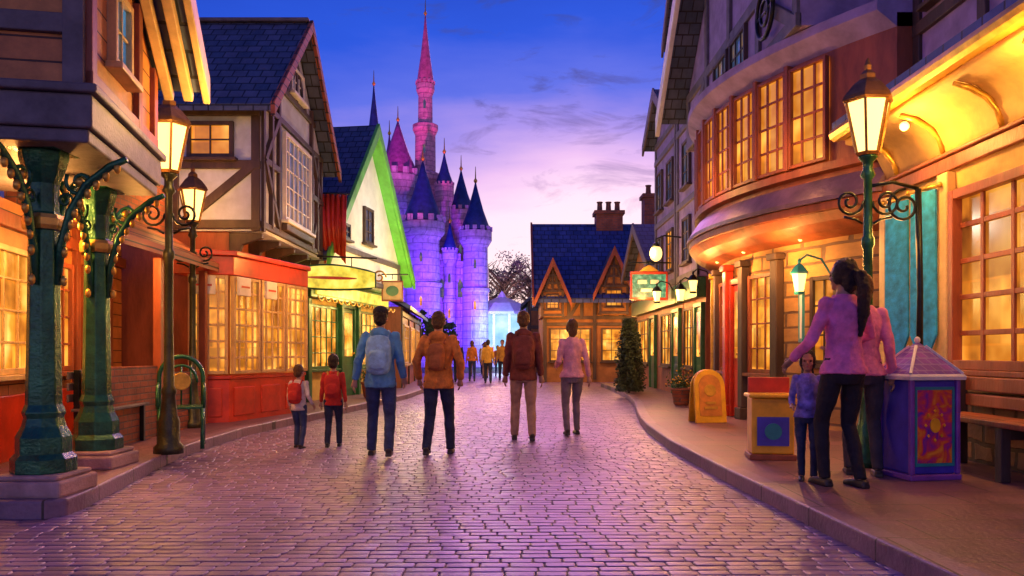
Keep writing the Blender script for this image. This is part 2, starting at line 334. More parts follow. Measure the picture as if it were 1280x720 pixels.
def cobbles():
    vs=[];fs=[];cols=[]
    y=2.2
    while y<44:
        rowh=.092 if y<15 else .12 if y<26 else .16
        x=lk(y)-.15+random.uniform(0,.2); xe=(rk(y)+.12) if y<27 else 5.0
        if y>32: x=-6+random.uniform(0,.2)
        if y<5.6: x=max(x,-.75*y-1.2)
        while x<xe:
            L=random.uniform(.15,.20) if y<15 else random.uniform(.2,.26); g=random.uniform(.0015,.004)
            hx=L/2-g; hy=rowh/2-random.uniform(.002,.0042); cx=x+L/2; cy=y+.014*math.sin(x*2.1+y*1.3)+.03*((cx+.6)/3)**2+random.uniform(-.002,.002)
            ch=.008; zt=random.uniform(-.0015,.0015); tx=random.uniform(-.008,.008);ty=random.uniform(-.013,.013); rz=random.uniform(-.012,.012)
            o=len(vs)
            for ins,z in((0,-.009),(.002,-.0016+zt),(.008,zt)):
                a=hx-ins;b=hy-ins;c=max(.005,ch-ins*.15)
                for (px,py) in((-a+c,-b),(a-c,-b),(a,-b+c),(a,b-c),(a-c,b),(-a+c,b),(-a,b-c),(-a,-b+c)):
                    qx=px-py*rz;qy=py+px*rz
                    vs.append((cx+qx,cy+qy,z+(tx*px+ty*py if z>-.008 else 0)))
            col=random.random()
            for l in range(2):
                for j in range(8):
                    fs.append((o+l*8+j,o+l*8+(j+1)%8,o+l*8+8+(j+1)%8,o+l*8+8+j)); cols.append(col)
            fs.append(tuple(range(o+16,o+24))); cols.append(col)
            x+=L
        y+=rowh
    me=bpy.data.meshes.new('cobblestones'); me.from_pydata(vs,[],fs)
    at=me.attributes.new('tone','FLOAT','FACE'); at.data.foreach_set('value',cols)
    me.polygons.foreach_set('use_smooth',[True]*len(fs))
    m,nt,b=newmat('cobble'); a=nt.nodes.new('ShaderNodeAttribute'); a.attribute_name='tone'
    r=nt.nodes.new('ShaderNodeValToRGB'); r.color_ramp.elements[0].color=(.17,.105,.21,1); r.color_ramp.elements[1].color=(.34,.225,.38,1)
    e=r.color_ramp.elements.new(.5); e.color=(.245,.16,.285,1)
    nt.links.new(a.outputs['Fac'],r.inputs[0])
    v=coords(nt,'obj'); n,rr=noisecol(nt,v,(.52,.48,.58),(1.2,1.1,1.15),1.1,9,.7)
    nt.links.new(mulnode(nt,r.outputs[0],rr.outputs[0]),b.inputs['Base Color'])
    mr=nt.nodes.new('ShaderNodeMapRange'); mr.inputs[3].default_value=.26; mr.inputs[4].default_value=.54; nt.links.new(n.outputs['Fac'],mr.inputs[0]); nt.links.new(mr.outputs[0],b.inputs['Roughness'])
    b.inputs['Specular IOR Level'].default_value=.7
    n2=nt.nodes.new('ShaderNodeTexNoise'); n2.inputs['Scale'].default_value=42; n2.inputs['Detail'].default_value=6; nt.links.new(v,n2.inputs['Vector'])
    bump(nt,b,n2.outputs['Fac'],.5,.008)
    me.materials.append(m); me.update()
    o=bpy.data.objects.new('cobblestone_road_surface',me); o['kind']='structure'; COL.objects.link(o)
cobbles()
def flagmat(name,c1,c2,mo,w,h):
    m,nt,b=newmat(name); v=coords(nt,'obj')
    t=nt.nodes.new('ShaderNodeTexBrick'); nt.links.new(v,t.inputs['Vector']); t.inputs['Scale'].default_value=1; t.inputs['Brick Width'].default_value=w; t.inputs['Row Height'].default_value=h; t.inputs['Mortar Size'].default_value=.008
    t.inputs['Color1'].default_value=c4(c1); t.inputs['Color2'].default_value=c4(c2); t.inputs['Mortar'].default_value=c4(mo)
    n,r=noisecol(nt,v,(.5,.5,.5),(1.35,1.25,1.25),2.2,9,.7)
    nt.links.new(mulnode(nt,t.outputs['Color'],r.outputs[0]),b.inputs['Base Color'])
    mr=nt.nodes.new('ShaderNodeMapRange'); mr.inputs[3].default_value=.28; mr.inputs[4].default_value=.62; nt.links.new(n.outputs['Fac'],mr.inputs[0]); nt.links.new(mr.outputs[0],b.inputs['Roughness'])
    inv=nt.nodes.new('ShaderNodeMath'); inv.operation='SUBTRACT'; inv.inputs[0].default_value=1; nt.links.new(t.outputs['Fac'],inv.inputs[1]); p=bump(nt,b,inv.outputs[0],.5,.012)
    n2=nt.nodes.new('ShaderNodeTexNoise'); n2.inputs['Scale'].default_value=30; n2.inputs['Detail'].default_value=6; nt.links.new(v,n2.inputs['Vector']); bump(nt,b,n2.outputs['Fac'],.6,.014,p)
    return m
pv=flagmat('paving',(.22,.11,.14),(.16,.085,.125),(.06,.04,.05),.8,.5)
ks=flagmat('kerbstone',(.28,.18,.24),(.20,.13,.19),(.04,.03,.03),.6,.9)
KW=.17
def strip(curve,off0,off1,z0,z1):
    b=MB();n=len(curve);vs=[]
    for i,(x,y) in enumerate(curve):
        a=Vector(curve[max(i-1,0)]);c=Vector(curve[min(i+1,n-1)]);d=(c-a).normalized();nx,ny=d.y,-d.x
        for o in(off0,off1):
            for z in(z0,z1): vs.append((x+nx*o,y+ny*o,z))
    fs=[(0,1,3,2),((n-1)*4,(n-1)*4+2,(n-1)*4+3,(n-1)*4+1)]
    for i in range(n-1):
        q=i*4
        for a,c in((0,1),(1,3),(3,2),(2,0)): fs.append((q+a,q+c,q+4+c,q+4+a))
    return b.add(vs,fs)
ys=[-6+.5*i for i in range(67)]
rc=[(rk(y),y) for y in ys]
o=structure('kerb',strip(rc,0,KW,-.04,.125),ks); bv=o.modifiers.new('b','BEVEL'); bv.width=.02; bv.segments=3; bv.limit_method='ANGLE'
rp_=[(rk(y)+KW-.01,y) for y in ys]
structure('pavement',MB().extr(rp_+[(9,27),(9,-6)],-.04,.12),pv)
lc=[(-12,5.62),(-3.3,5.62),(-3.18,5.72)]+[(lk(y),y) for y in [6+.5*i for i in range(53)]]
o=structure('kerb',strip(lc,-KW,0,-.04,.125),ks); bv=o.modifiers.new('b','BEVEL'); bv.width=.02; bv.segments=3; bv.limit_method='ANGLE'
lp=[(x-(KW-.01 if i>1 else 0),y+(KW-.01 if i<2 else .05)) for i,(x,y) in enumerate(lc)]
structure('pavement',MB().extr(lp+[(-12,32)],-.04,.12),pv)

# ------------------------------------------------------------ LEFT 1
L1=thing('timber_shop','wooden jettied shop with orange siding above a covered walk','building',(-3.05,5.72,0),101)
part(L1,'floor_beam',MB().box(-.06,2.0,-.06,6,2.76,3.0).box(-.10,2.04,-.10,6,3.003,3.07).box(-.03,1.98,-.03,6,2.66,2.757),'timbergrey',bevel=.015)
part(L1,'wall',MB().prism([(0,3.07),(1.93,3.07),(1.93,3.84),(.3,4.9),(0,4.8)],0,6),'siding')
part(L1,'roof',MB().prism([(.3,4.96),(2.18,3.74),(2.18,3.88),(.3,5.12),(-.8,4.5),(-.8,4.34)],-.40,6),'slate')
part(L1,'barge_board',MB().prism([(.3,4.88),(2.22,3.64),(2.22,3.90),(.3,5.14)],-.47,-.403),'creampaint',bevel=.01)
part(L1,'rafter',MB().beam((.4,-.28,4.80),(2.15,-.28,3.67),.09,.1).beam((.4,-.1,4.80),(2.15,-.1,3.67),.09,.1),'creampaint',bevel=.01,split=True)
window(L1,.50,1.0,3.42,4.05,2,2,0,glass='blueglass',frame='creampaint')
timbers(L1,[(.06,3.07,.06,4.8),(1.87,3.07,1.87,3.84),(0,3.13,1.93,3.13),(1.3,3.1,1.3,4.2)],0,.12,'timberred')
T90=Matrix.Rotation(R(-90),4,'Z')
timbers(L1,[(-6,3.5,-0.02,3.5),(-.07,3.07,-.07,4.7),(-1.3,3.07,-1.3,4.7),(-2.6,3.07,-2.6,4.7)],0,.14,'timbergrey',T=T90)
part(L1,'ground_floor_wall',MB().box(-.2,6.3,1.45,6,.0,2.66),'siding')
part(L1,'plinth',MB().box(-.22,6.32,1.38,1.447,.1,.75),'redpaint',bevel=.01)
window(L1,.2,1.3,.95,2.2,3,4,1.45,glass='litglass',frame='creampaint')
window(L1,1.9,2.9,.95,2.2,3,4,1.45,glass='litshop',frame='creampaint')
window(L1,3.3,4.1,.95,2.2,3,4,1.45,glass='litglass',frame='timberred')
door(L1,4.5,5.4,.12,2.25,1.45,mat='timberred')
timbers(L1,[(.0,.1,.0,2.66),(1.6,.1,1.6,2.66),(3.1,.1,3.1,2.66),(4.3,.1,4.3,2.66),(5.6,.1,5.6,2.66),(-.2,2.45,6.3,2.45)],1.44,.14,'timberred')
def iron_post(loc,label):
    p=thing('iron_column',label,'column',loc,0,'green iron columns under the jetty')
    part(p,'plinth',MB().box(-.27,.27,-.27,.27,0,.12).box(-.24,.24,-.24,.24,.12,.16),'plinth',bevel=.02)
    pr=[(.225,.16),(.225,.26),(.19,.30),(.19,.42),(.15,.5),(.135,.56),(.15,.6),(.125,.66),(.115,1.2),(.105,1.95),(.13,1.98),(.13,2.05),(.105,2.09),(.105,2.3),(.15,2.42),(.17,2.5),(.17,2.54)]
    part(p,'shaft',MB().lathe(pr,n=8,rot=R(22.5)),'greeniron',bevel=.008)
    for a in(0,90,270):
        s=MB(); ca,sa=math.cos(R(a)),math.sin(R(a))
        def q(r,z): return (r*ca,r*sa,z)
        s.tube([q(.10,1.55),q(.13,1.85),q(.2,2.1),q(.32,2.3),q(.5,2.44),q(.62,2.49)],[(.025,.03),(.03,.035),(.03,.035),(.03,.035),(.03,.03),(.025,.025)],8)
        c=[]
        for i in range(22):
            t=i/21*2.6*math.pi; rr=.11*(1-i/26); c.append(q(.27+rr*math.cos(t+2.6),2.32+rr*math.sin(t+2.6)))
        s.tube(c,.016,6)
        c=[]
        for i in range(16):
            t=i/15*2.2*math.pi; rr=.06*(1-i/20); c.append(q(.16+rr*math.cos(t),2.18+rr*math.sin(t)))
        s.tube(c,.012,6)
        br=part(p,'bracket',s,'greeniron',True)
        g=MB()
        for i in range(10):
            t=i/9; x_=.13+.40*t*t; z_=1.60+.84*t**.62; g.ell(q(x_+.02,z_-.02),.028,.028,.042,6)
        g.ell(q(.27,2.32),.035,.035,.035,8)
        part(br,'gilded_leaf',g,'gold',True)
    part(p,'collar',MB().lathe([(.135,1.96),(.145,1.99),(.145,2.04),(.135,2.07)],n=8,rot=R(22.5)),'gold')
    part(p,'capital',MB().box(-.2,.2,-.2,.2,2.54,2.655),'greeniron',bevel=.02)
    return p
iron_post((-3.50,5.98,.0+.12),'dark green cast iron column with scroll brackets on stone plinth')
iron_post((-3.82,7.36,.12),'dark green cast iron column with scroll brackets on stone plinth')
light('POINT',(-4.2,7.0,2.35),95,WARM,.12)
light('POINT',(-4.3,9.3,2.3),95,WARM,.12)
light('POINT',(-2.6,7.7,3.35),75,WARM2,.1)

LB=thing('shop_annex','low brick annex with a red tiled lean-to roof','building',(-4.35,8.3,0),92)
part(LB,'roof',MB().prismx([(-.15,2.35),(1.1,3.1),(1.1,3.2),(-.15,2.47)],0,3.5),'redtile')
part(LB,'wall',MB().box(.0,3.5,.62,.9,2.66,3.6),'brick')
part(LB,'post',MB().box(.05,.15,-.02,.08,.12,2.35).box(1.7,1.8,-.02,.08,.12,2.35).box(3.3,3.4,-.02,.08,.12,2.35),'timberred',bevel=.01,split=True)
part(LB,'low_wall',MB().box(.15,1.7,.02,.16,.12,1.0).box(1.8,3.3,.02,.16,.12,.9),'brick',split=True)

# ------------------------------------------------------------ LEFT 2
L2=thing('half_timbered_house','half-timbered gabled house with slate roof above red shopfront','building',(-3.8,12.1,0),90)
part(L2,'wall',MB().prism([(0,3.0),(3.8,3.0),(3.8,4.95),(1.9,6.75),(0,4.95)],0,5),'blueplaster')
part(L2,'ground_floor_wall',MB().box(.05,3.75,.5,5,0,3.0),'timberred')
part(L2,'roof',MB().prism([(1.9,6.82),(-.35,4.72),(-.35,4.82),(1.9,6.94),(4.15,4.82),(4.15,4.72)],-.26,5.2),'slate')
part(L2,'ridge_cap',MB().beam((1.9,-.26,6.96),(1.9,5.2,6.96),.2,.07),'timbergrey',bevel=.02)
part(L2,'barge_board',MB().prism([(1.9,6.76),(-.4,4.62),(-.4,4.84),(1.9,6.98)],-.33,-.265).prism([(1.9,6.76),(4.2,4.62),(4.2,4.84),(1.9,6.98)],-.327,-.265),'redtile',bevel=.012,split=True)
timbers(L2,[(.07,3,.07,5),(3.73,3,3.73,5),(0,3.1,3.8,3.1),(0,4.95,3.8,4.95),(.85,3.1,.85,5.7),(2.95,3.1,2.95,5.7),(.1,4.1,.8,4.9),(.1,4.1,.8,3.2),(3.7,4.1,3.0,4.9),(3.7,4.1,3.0,3.2),(.6,5.5,3.2,5.5),(1.9,5.5,1.9,6.6),(1.3,5.5,1.9,6.2),(2.5,5.5,1.9,6.2),(.1,4.1,.85,4.1),(2.95,4.1,3.8,4.1),(.45,3.1,.45,4.9),(3.35,3.1,3.35,4.9)],0,.10)
window(L2,1.05,2.75,3.35,4.8,6,5,-.02,glass='dullglass',frame='white')
part(L2,'window_shelf',MB().box(1.0,2.8,-.12,0,3.17,3.28),'timber',bevel=.01)
window(L2,1.5,2.3,5.62,6.1,3,2,0,glass='dullglass',frame='white')
TS=Matrix.Rotation(R(-90),4,'Z')
timbers(L2,[(-.07,3,-.07,4.9),(-1.3,3,-1.3,4.9),(-2.6,3,-2.6,4.9),(-4.9,3.1,0,3.1),(-4.9,4.0,0,4.0),(-1.2,3.1,-.1,4.0),(-4.9,4.8,0,4.8)],0,.13,T=TS)
window(L2,-1.1,-.4,4.1,4.65,2,2,0,T=TS,glass='litglass',frame='timber')
b=MB()
for x in(.1,1.0,1.9,2.8,3.7): b.prismx([(0,2.98),(.5,2.98),(.5,2.4),(.42,2.5),(.3,2.8),(.0,2.9)],x-.05,x+.05)
part(L2,'bracket',b,'timber',bevel=.01,split=True)
part(L2,'chimney',MB().box(1.5,2.3,2.1,2.8,6.3,7.5).box(1.43,2.37,2.03,2.87,7.5,7.62).box(1.5,2.3,2.1,2.8,7.62,7.75),'brick',bevel=.01)
bay=[(-.35,.98),(-.15,.42),(2.1,-.12),(2.9,.48)]
def bayfacet(i):
    a=Vector((*bay[i],0)); c=Vector((*bay[i+1],0)); d=c-a; L=d.length; an=math.atan2(d.y,d.x)
    return Matrix.Translation(a)@Matrix.Rotation(an,4,'Z'),L
poly=bay+[(2.9,1.2),(-.35,1.2)]
part(L2,'stall_riser',MB().extr(poly,.1,.76).extr([(x-.02,y-.03) for x,y in bay]+[(2.9,1.2),(-.35,1.2)],.762,.82),'redpaint',bevel=.01)
part(L2,'shop_cornice',MB().extr([(x,y-.06) for x,y in bay]+[(2.95,1.2),(-.4,1.2)],2.32,2.60).extr([(x-.03,y-.12) for x,y in bay]+[(3.0,1.2),(-.45,1.2)],2.603,2.68),'redpaint',bevel=.012)
for i in range(3):
    T,L=bayfacet(i); n=3 if i==1 else 1
    for k in range(n):
        window(L2,L*k/n+.02,L*(k+1)/n-.02,.84,2.31,4,6,0,T=T,glass='litshop',frame='creampaint',fw=.05,mw=.035,sill=False)
    pn=MB()
    for k in range(n): pn.box(L*k/n+.1,L*(k+1)/n-.1,-.02,.01,.2,.64)
    part(L2,'riser_panel',pn,'redpaint',bevel=.015,T=T,split=True)
    if i<2:
      for k in range(min(n,2)):
        part(L2,'fascia_sign',MB().box(L*k/n+.08,L*k/n+.40,-.12,-.07,2.02,2.3),'white',bevel=.01,T=T)
        part(L2,'fascia_sign',MB().box(L*k/n+.13,L*k/n+.35,-.127,-.121,2.14,2.17),'redpaint',T=T)
light('POINT',(-2.9,12.9,2.7),80,WARM,.12)
light('POINT',(-4.6,11.3,3.3),35,WARM,.12)
cl_=thing('cloth_drape','red cloth drape hanging from the corner of the house','drape',(-3.62,16.15,0),10)
b=MB(); pts=[];N=18
for i in range(N+1):
    x=-.28+.56*i/N; pts.append((x,.05*math.sin(i*1.9)))
b.add([(x,y,4.35) for x,y in pts]+[(x*.95,y*1.3,3.7) for x,y in pts]+[(x*.75+.05,y*1.3,3.05+.12*math.cos(x*9)) for x,y in pts],[(r*(N+1)+i,r*(N+1)+i+1,(r+1)*(N+1)+i+1,(r+1)*(N+1)+i) for r in(0,1) for i in range(N)])
o=part(cl_,'cloth',b,'redpaint',True); sm_=o.modifiers.new('s','SOLIDIFY'); sm_.thickness=.012
part(cl_,'rod',MB().tube([(-.38,0,4.37),(.34,0,4.37)],.018,8),'iron',True)

# ------------------------------------------------------------ LEFT 3
L3=thing('white_gabled_shop','white gabled shop with lime green barge boards and slate roof','building',(-3.95,16.5,0),81.3)
W3=5.3
part(L3,'wall',MB().prism([(0.1,2.75),(W3-.1,2.75),(W3-.1,3.5),(W3/2,6.35),(.1,3.5)],-.1,6),'whiteplaster')
part(L3,'ground_floor_wall',MB().box(.1,W3-.1,.45,6,0,2.747),'yellowplaster')
part(L3,'roof',MB().prism([(W3/2,6.4),(-.45,3.0),(-.45,3.14),(W3/2,6.58),(W3+.45,3.14),(W3+.45,3.0)],-.33,6.2),'slate')
part(L3,'barge_board',MB().prism([(W3/2,6.30),(-.5,2.90),(-.5,3.16),(W3/2,6.62)],-.41,-.333).prism([(W3/2,6.30),(W3+.5,2.90),(W3+.5,3.16),(W3/2,6.62)],-.407,-.333),'lime',bevel=.012,split=True)
part(L3,'soffit',MB().prism([(W3/2,6.34),(W3+.42,2.94),(W3+.42,2.99),(W3/2,6.39)],-.33,-.1),'lime')
timbers(L3,[(.1,3.45,W3-.1,3.45),(.16,2.8,.16,3.5),(W3-.16,2.8,W3-.16,3.5),(.1,2.82,W3-.1,2.82)],-.1,.12,'timbergrey')
window(L3,.75,1.35,3.65,4.0,3,2,-.1,glass='dullglass',frame='timber')
window(L3,2.3,2.95,3.75,4.6,2,3,-.1,glass='dullglass',frame='timber')
window(L3,.4,2.0,.8,2.2,5,4,.45,glass='litshop',frame='greenpaint')
door(L3,2.25,3.15,.12,2.3,.45,mat='greenpaint')
window(L3,3.4,5.0,.8,2.2,5,4,.45,glass='litshop',frame='greenpaint')
part(L3,'shop_fascia',MB().box(0,W3,.2,.447,2.32,2.7).box(-.05,W3+.05,.12,.447,2.703,2.745),'greenpaint',bevel=.012)
part(L3,'fascia_board',MB().box(.2,W3-.2,.155,.197,2.38,2.64),'signlit',bevel=.01)
part(L3,'pilaster',MB().box(.12,.3,.3,.447,.12,2.3).box(2.05,2.2,.3,.447,.12,2.3).box(3.2,3.35,.3,.447,.12,2.3).box(W3-.28,W3-.12,.3,.447,.12,2.3),'greenpaint',bevel=.012,split=True)
g=MB()
for k in range(14):
    x=.15+k*.385; g.tube([(x+.15*math.cos(math.pi*i/8),.05,2.33-.09*math.sin(math.pi*i/8)) for i in range(9)],.018,6)
part(L3,'scalloped_trim',g,'gold',True)
light('POINT',(-2.9,17.6,2.4),120,(1,.62,.14),.15)
light('POINT',(-2.3,20.6,2.5),130,(1,.72,.22),.15)
light('POINT',(-1.9,19.0,4.2),110,(1,.92,.72),.2)  # added whiter fill for the white gable wall, no lamp hangs here
def oval(mb,cx,cz,rx,rz,y0,y1,n=28):
    return mb.prism([(cx+rx*math.cos(2*math.pi*i/n),cz+rz*math.sin(2*math.pi*i/n)) for i in range(n)],y0,y1)
sg=thing('shop_sign','long glowing yellow shop sign with curved top on brackets','sign',(-3.55,15.7,2.62),20)
b=MB(); up_=[(-.85+1.7*i/16,.12+.12*math.sin(math.pi*i/16)) for i in range(17)]; dn=[(.85-1.7*i/16,-.16-.05*math.sin(math.pi*i/16)) for i in range(17)]
b.prism(up_+dn,-.05,.05); part(sg,'sign_board',b,'signlit')
pth=[(x,-.01,z) for x,z in up_+dn+[up_[0]]]
part(sg,'frame',MB().tube(pth,.04,6),'greenpaint',True)
g=MB()
for q in(-1,1):
    c=[]
    for i in range(20):
        t=i/19*2.8*math.pi; rr=.14*(1-i/24); c.append((q*(.95+rr*math.cos(t)),0,.05+rr*math.sin(t)))
    g.tube(c,.018,6)
part(sg,'scroll_ornament',g,'gold',True,split=True)
part(sg,'bracket',MB().tube([(-.6,0,.42),(.9,0,.42)],.018,6).tube([(-.4,0,.2),(-.4,0,.42)],.01,6).tube([(.4,0,.2),(.4,0,.42)],.01,6),'iron',True)
part(sg,'emblem',oval(MB(),0,.0,.5,.03,-.06,-.051),'redpaint')
sg=thing('hanging_sign','small cream and green hanging sign board on an iron arm','sign',(-3.02,20.2,2.75),5)
part(sg,'sign_board',MB().box(-.24,.24,-.025,.025,-.26,.18),'creampaint',bevel=.01)
part(sg,'emblem',oval(MB(),0,-.04,.16,.13,-.035,-.026),'greenpaint')
part(sg,'frame',MB().box(-.27,.27,-.03,.03,.18,.22).box(-.27,.27,-.03,.03,-.30,-.26).box(-.27,-.24,-.029,.029,-.26,.18).box(.24,.27,-.029,.029,-.26,.18),'timberred',bevel=.006)
part(sg,'bracket',MB().tube([(-.7,0,.38),(.4,0,.38)],.018,6).tube([(0,0,.25),(0,0,.38)],.01,6),'iron',True)

L4=thing('low_shop','low timber shop with lit windows and slate roof','building',(-3.25,23.4,0),93)
part(L4,'wall',MB().box(0,9,0,5,0,2.5),'timberred')
part(L4,'roof',MB().prismx([(-.3,2.4),(2.5,3.9),(5.3,2.4),(5.3,2.5),(2.5,4.05),(-.3,2.52)],-.3,9.3),'slatex')
for k in range(3): window(L4,.5+k*2.7,2.3+k*2.7,.8,2.0,4,3,0,glass='litshop',frame='creampaint')
timbers(L4,[(.1,.1,.1,2.5),(2.8,.1,2.8,2.5),(5.5,.1,5.5,2.5),(8.9,.1,8.9,2.5),(0,2.3,9,2.3)],0,.15)
light('POINT',(-2.1,27,2.6),200,WARM2,.2)

# ------------------------------------------------------------ RIGHT 1
R1=thing('ochre_shop','ochre rendered shop with coved golden eave and tall lit window','building',(4.5,9.6,0),-90)
WR=6.8
part(R1,'wall',MB().box(0,WR,0,4,.78,3.12),'yellowplaster')
part(R1,'plinth',MB().box(-.0,WR,-.08,4,.0,.72).box(-.0,WR,-.13,4,.723,.777),'brownstone',bevel=.012)
cv=[(0,3.12),(-.03,3.3),(-.12,3.48),(-.28,3.60),(-.5,3.66),(-.5,3.72),(4,3.72),(4,3.12)]
part(R1,'coved_eave',MB().prismx(cv,-.0,WR),'yellowplaster',True)
part(R1,'cornice',MB().box(-.05,WR,-.06,0,3.02,3.16).box(-.05,WR,-.10,0,3.163,3.2),'timberred',bevel=.012)
part(R1,'gutter',MB().tube([(-.05,-.6,3.78),(WR,-.6,3.78)],.085,10).box(-.06,WR,-.56,-.4,3.723,3.9),'gold',bevel=.01)
part(R1,'roof',MB().prismx([(-.62,3.86),(.5,4.5),(.5,4.6),(-.62,3.94)],-.1,WR),'slatex')
part(R1,'upper_wall',MB().box(0,WR,.35,4,4.2,7.5),'purpleplaster')
timbers(R1,[(.07,4.4,.07,7.5),(1.4,4.4,1.4,7.5),(2.8,4.4,2.8,7.5),(4.2,4.4,4.2,7.5),(0,5.0,WR,5.0),(1.4,5,2.8,6.5)],.35,.15)
window(R1,.3,1.2,5.2,6.6,2,3,.35,glass='blueglass',frame='timber')
window(R1,1.55,2.95,1.0,2.78,3,5,0,glass='litglass',frame='timberred',fw=.09,mw=.05,d=.12)
window(R1,2.97,4.4,1.0,2.78,3,5,0,glass='litglass',frame='timberred',fw=.09,mw=.05,d=.12)
part(R1,'pilaster',MB().box(1.3,1.5,-.1,0,.8,3.0).box(4.45,4.65,-.1,0,.8,3.0).box(.0,.16,-.1,0,.8,3.0),'creampaint',bevel=.015,split=True)
b=MB()
for k in range(7): 
    x=.3+k*1.0; b.tube([(x,-.02,3.22),(x,-.07,3.38),(x,-.17,3.5),(x,-.32,3.58),(x,-.47,3.62)],[.03,.032,.032,.03,.025],8)
part(R1,'corbel',b,'gold',True,split=True)
part(R1,'eave_lamp',MB().ell((1.2,-.38,3.54),.05,.05,.05,10),'lantern',True)
light('POINT',(3.95,8.2,3.35),80,(1,.50,.09),.08)
light('POINT',(3.95,6.2,3.35),75,(1,.50,.09),.08)
light('POINT',(3.6,7.6,2.2),32,WARM,.2)
for k,yy in enumerate((8.4,8.98)):
    bn=thing('wall_banner','long bright blue pointed cloth banner hanging on the ochre wall','banner',(4.32,yy,0),-75,'blue banners on the wall')
    part(bn,'cloth',MB().prism([(-.17,2.85),(.17,2.85),(.18,1.35),(.10,1.18),(0,1.1),(-.10,1.18),(-.18,1.35)],-.012,.012),'cloth_teal')
    part(bn,'rod',MB().tube([(-.22,0,2.88),(.22,0,2.88)],.018,8).ell((-.22,0,2.88),.03,.03,.03,8).ell((.22,0,2.88),.03,.03,.03,8).tube([(0,0,2.88),(0,.18,2.88)],.012,6),'gold',True)
bn=thing('bench','long brown wooden bench against the stone plinth','bench',(4.12,7.75,.12),-90)
part(bn,'seat',MB().box(0,2.6,-.22,-.1,.44,.49).box(0,2.6,-.085,.03,.441,.491).box(0,2.6,.045,.16,.44,.49),'timberred',bevel=.01)
part(bn,'backrest',MB().box(0,2.6,.165,.2,.55,.66).box(0,2.6,.166,.201,.69,.82),'timberred',bevel=.01)
for x in(.1,1.25,2.4): part(bn,'leg',MB().box(x,x+.09,-.2,-.12,0,.44).box(x,x+.09,.11,.19,0,.82).box(x+.01,x+.08,-.12,.11,.34,.435),'timber',bevel=.008)

# ------------------------------------------------------------ RIGHT 2
R2=thing('bow_fronted_house','bow-fronted house with lit orange upper windows and stone shopfront','building',(0,0,0),0)
def arc(t,off=0):
    t=max(-.02,min(1.02,t))
    return (4.5-1.3*(1-(2*t-1)**2)+off, 9.6+7.6*t)
def arcpts(off,t0=0,t1=1,n=28): return [arc(t0+(t1-t0)*i/n,off) for i in range(n+1)]
def band(off,z0,z1,t0=0,t1=1,back=6.0): 
    p=arcpts(off,t0,t1); return MB().extr(p+[(back,p[-1][1]),(back,p[0][1])],z0,z1)
part(R2,'ground_floor_wall',band(.45,0,2.95),'stone')
part(R2,'ledge',band(-.10,2.98,3.10),'timberred',bevel=.02)
def ring(profile,t0=0,t1=1,n=28):
    vs=[];k=len(profile)
    for i in range(n+1):
        for off,z in profile:
            x,y=arc(t0+(t1-t0)*i/n,off); vs.append((x,y,z))
    fs=[]
    for i in range(n):
        for j in range(k): fs.append((i*k+j,i*k+(j+1)%k,(i+1)*k+(j+1)%k,(i+1)*k+j))
    fs.append(tuple(range(k))); fs.append(tuple(range(n*k,(n+1)*k)))
    return MB().add(vs,fs)
part(R2,'pent_roof',ring([(-.14,3.103),(-.14,3.16),(.04,3.42),(.3,3.42),(.3,3.103)]),plain('ledge_lead',(.15,.085,.15),.4,.2,.4,3,.5))
part(R2,'cove',ring([(-.08,2.975),(.02,2.86),(.2,2.76),(.44,2.7),(.6,2.7),(.6,2.975)]),'timberred')
part(R2,'bow_wall',ring([(.12,3.423),(.12,5.25),(.6,5.25),(.6,3.423)]),'timberred')
part(R2,'upper_cornice',ring([(.12,5.08),(-.02,5.20),(-.12,5.28),(-.12,5.40),(.6,5.40),(.6,5.08)]),'purpleplaster')
part(R2,'sill_band',ring([(.12,3.5),(-.0,3.52),(-.0,3.62),(.12,3.64)]),'timberred')
def facet(t0,t1,off):
    a=Vector((*arc(t1,off),0)); c=Vector((*arc(t0,off),0)); d=c-a
    return Matrix.Translation(a)@Matrix.Rotation(math.atan2(d.y,d.x),4,'Z'),d.length
nf=9; ta,tb=.10,.84
for i in range(nf):
    t0=ta+(tb-ta)*i/nf; t1=ta+(tb-ta)*(i+1)/nf; T,L=facet(t0,t1,.10)
    window(R2,.025,L-.025,3.66,5.02,3,4,0,T=T,glass='litglass',frame='timberred',fw=.045,mw=.035,sill=False,d=.08)
    part(R2,'mullion_post',MB().box(-.035,.035,-.1,.02,3.64,5.08),'timberred',bevel=.01,T=T)
def gf(t0,t1): return facet(t0,t1,.44)
T,L=gf(.40,.47); door(R2,.02,L-.02,.12,2.35,0,T=T,mat='redpaint')
for t0,t1 in((.28,.38),(.49,.57),(.58,.66),(.67,.75)):
    T,L=gf(t0,t1); window(R2,.04,L-.04,.85,2.35,3,4,0,T=T,glass='litshop',frame='timberred' if t0<.5 else 'greenpaint')
    part(R2,'stall_riser',MB().box(.02,L-.02,-.06,.0,.13,.78),'timberred' if t0<.5 else 'greenpaint',bevel=.012,T=T)
for t,mt in((.27,'timber'),(.39,'timber'),(.48,'redpaint'),(.575,'timber'),(.665,'gold'),(.76,'greenpaint')):
    T,L=gf(t-.010,t+.010)
    part(R2,'pilaster',MB().box(0,L,-.14,.0,.3,2.5).box(-.03,L+.03,-.18,0,.12,.298).box(-.03,L+.03,-.18,0,2.503,2.6),mt,bevel=.012,T=T)
T,L=gf(.12,.2); window(R2,.1,L-.1,1.0,2.2,2,3,0,T=T,glass='litglass',frame='timber')
UT=Matrix.Translation((3.75,17.0,0))@Matrix.Rotation(R(-90),4,'Z')
part(R2,'gable_wall',MB().prism([(0,5.42),(6.6,5.42),(6.6,6.6),(3.3,9.6),(0,6.6)],0,2.4),'purpleplaster',T=UT)
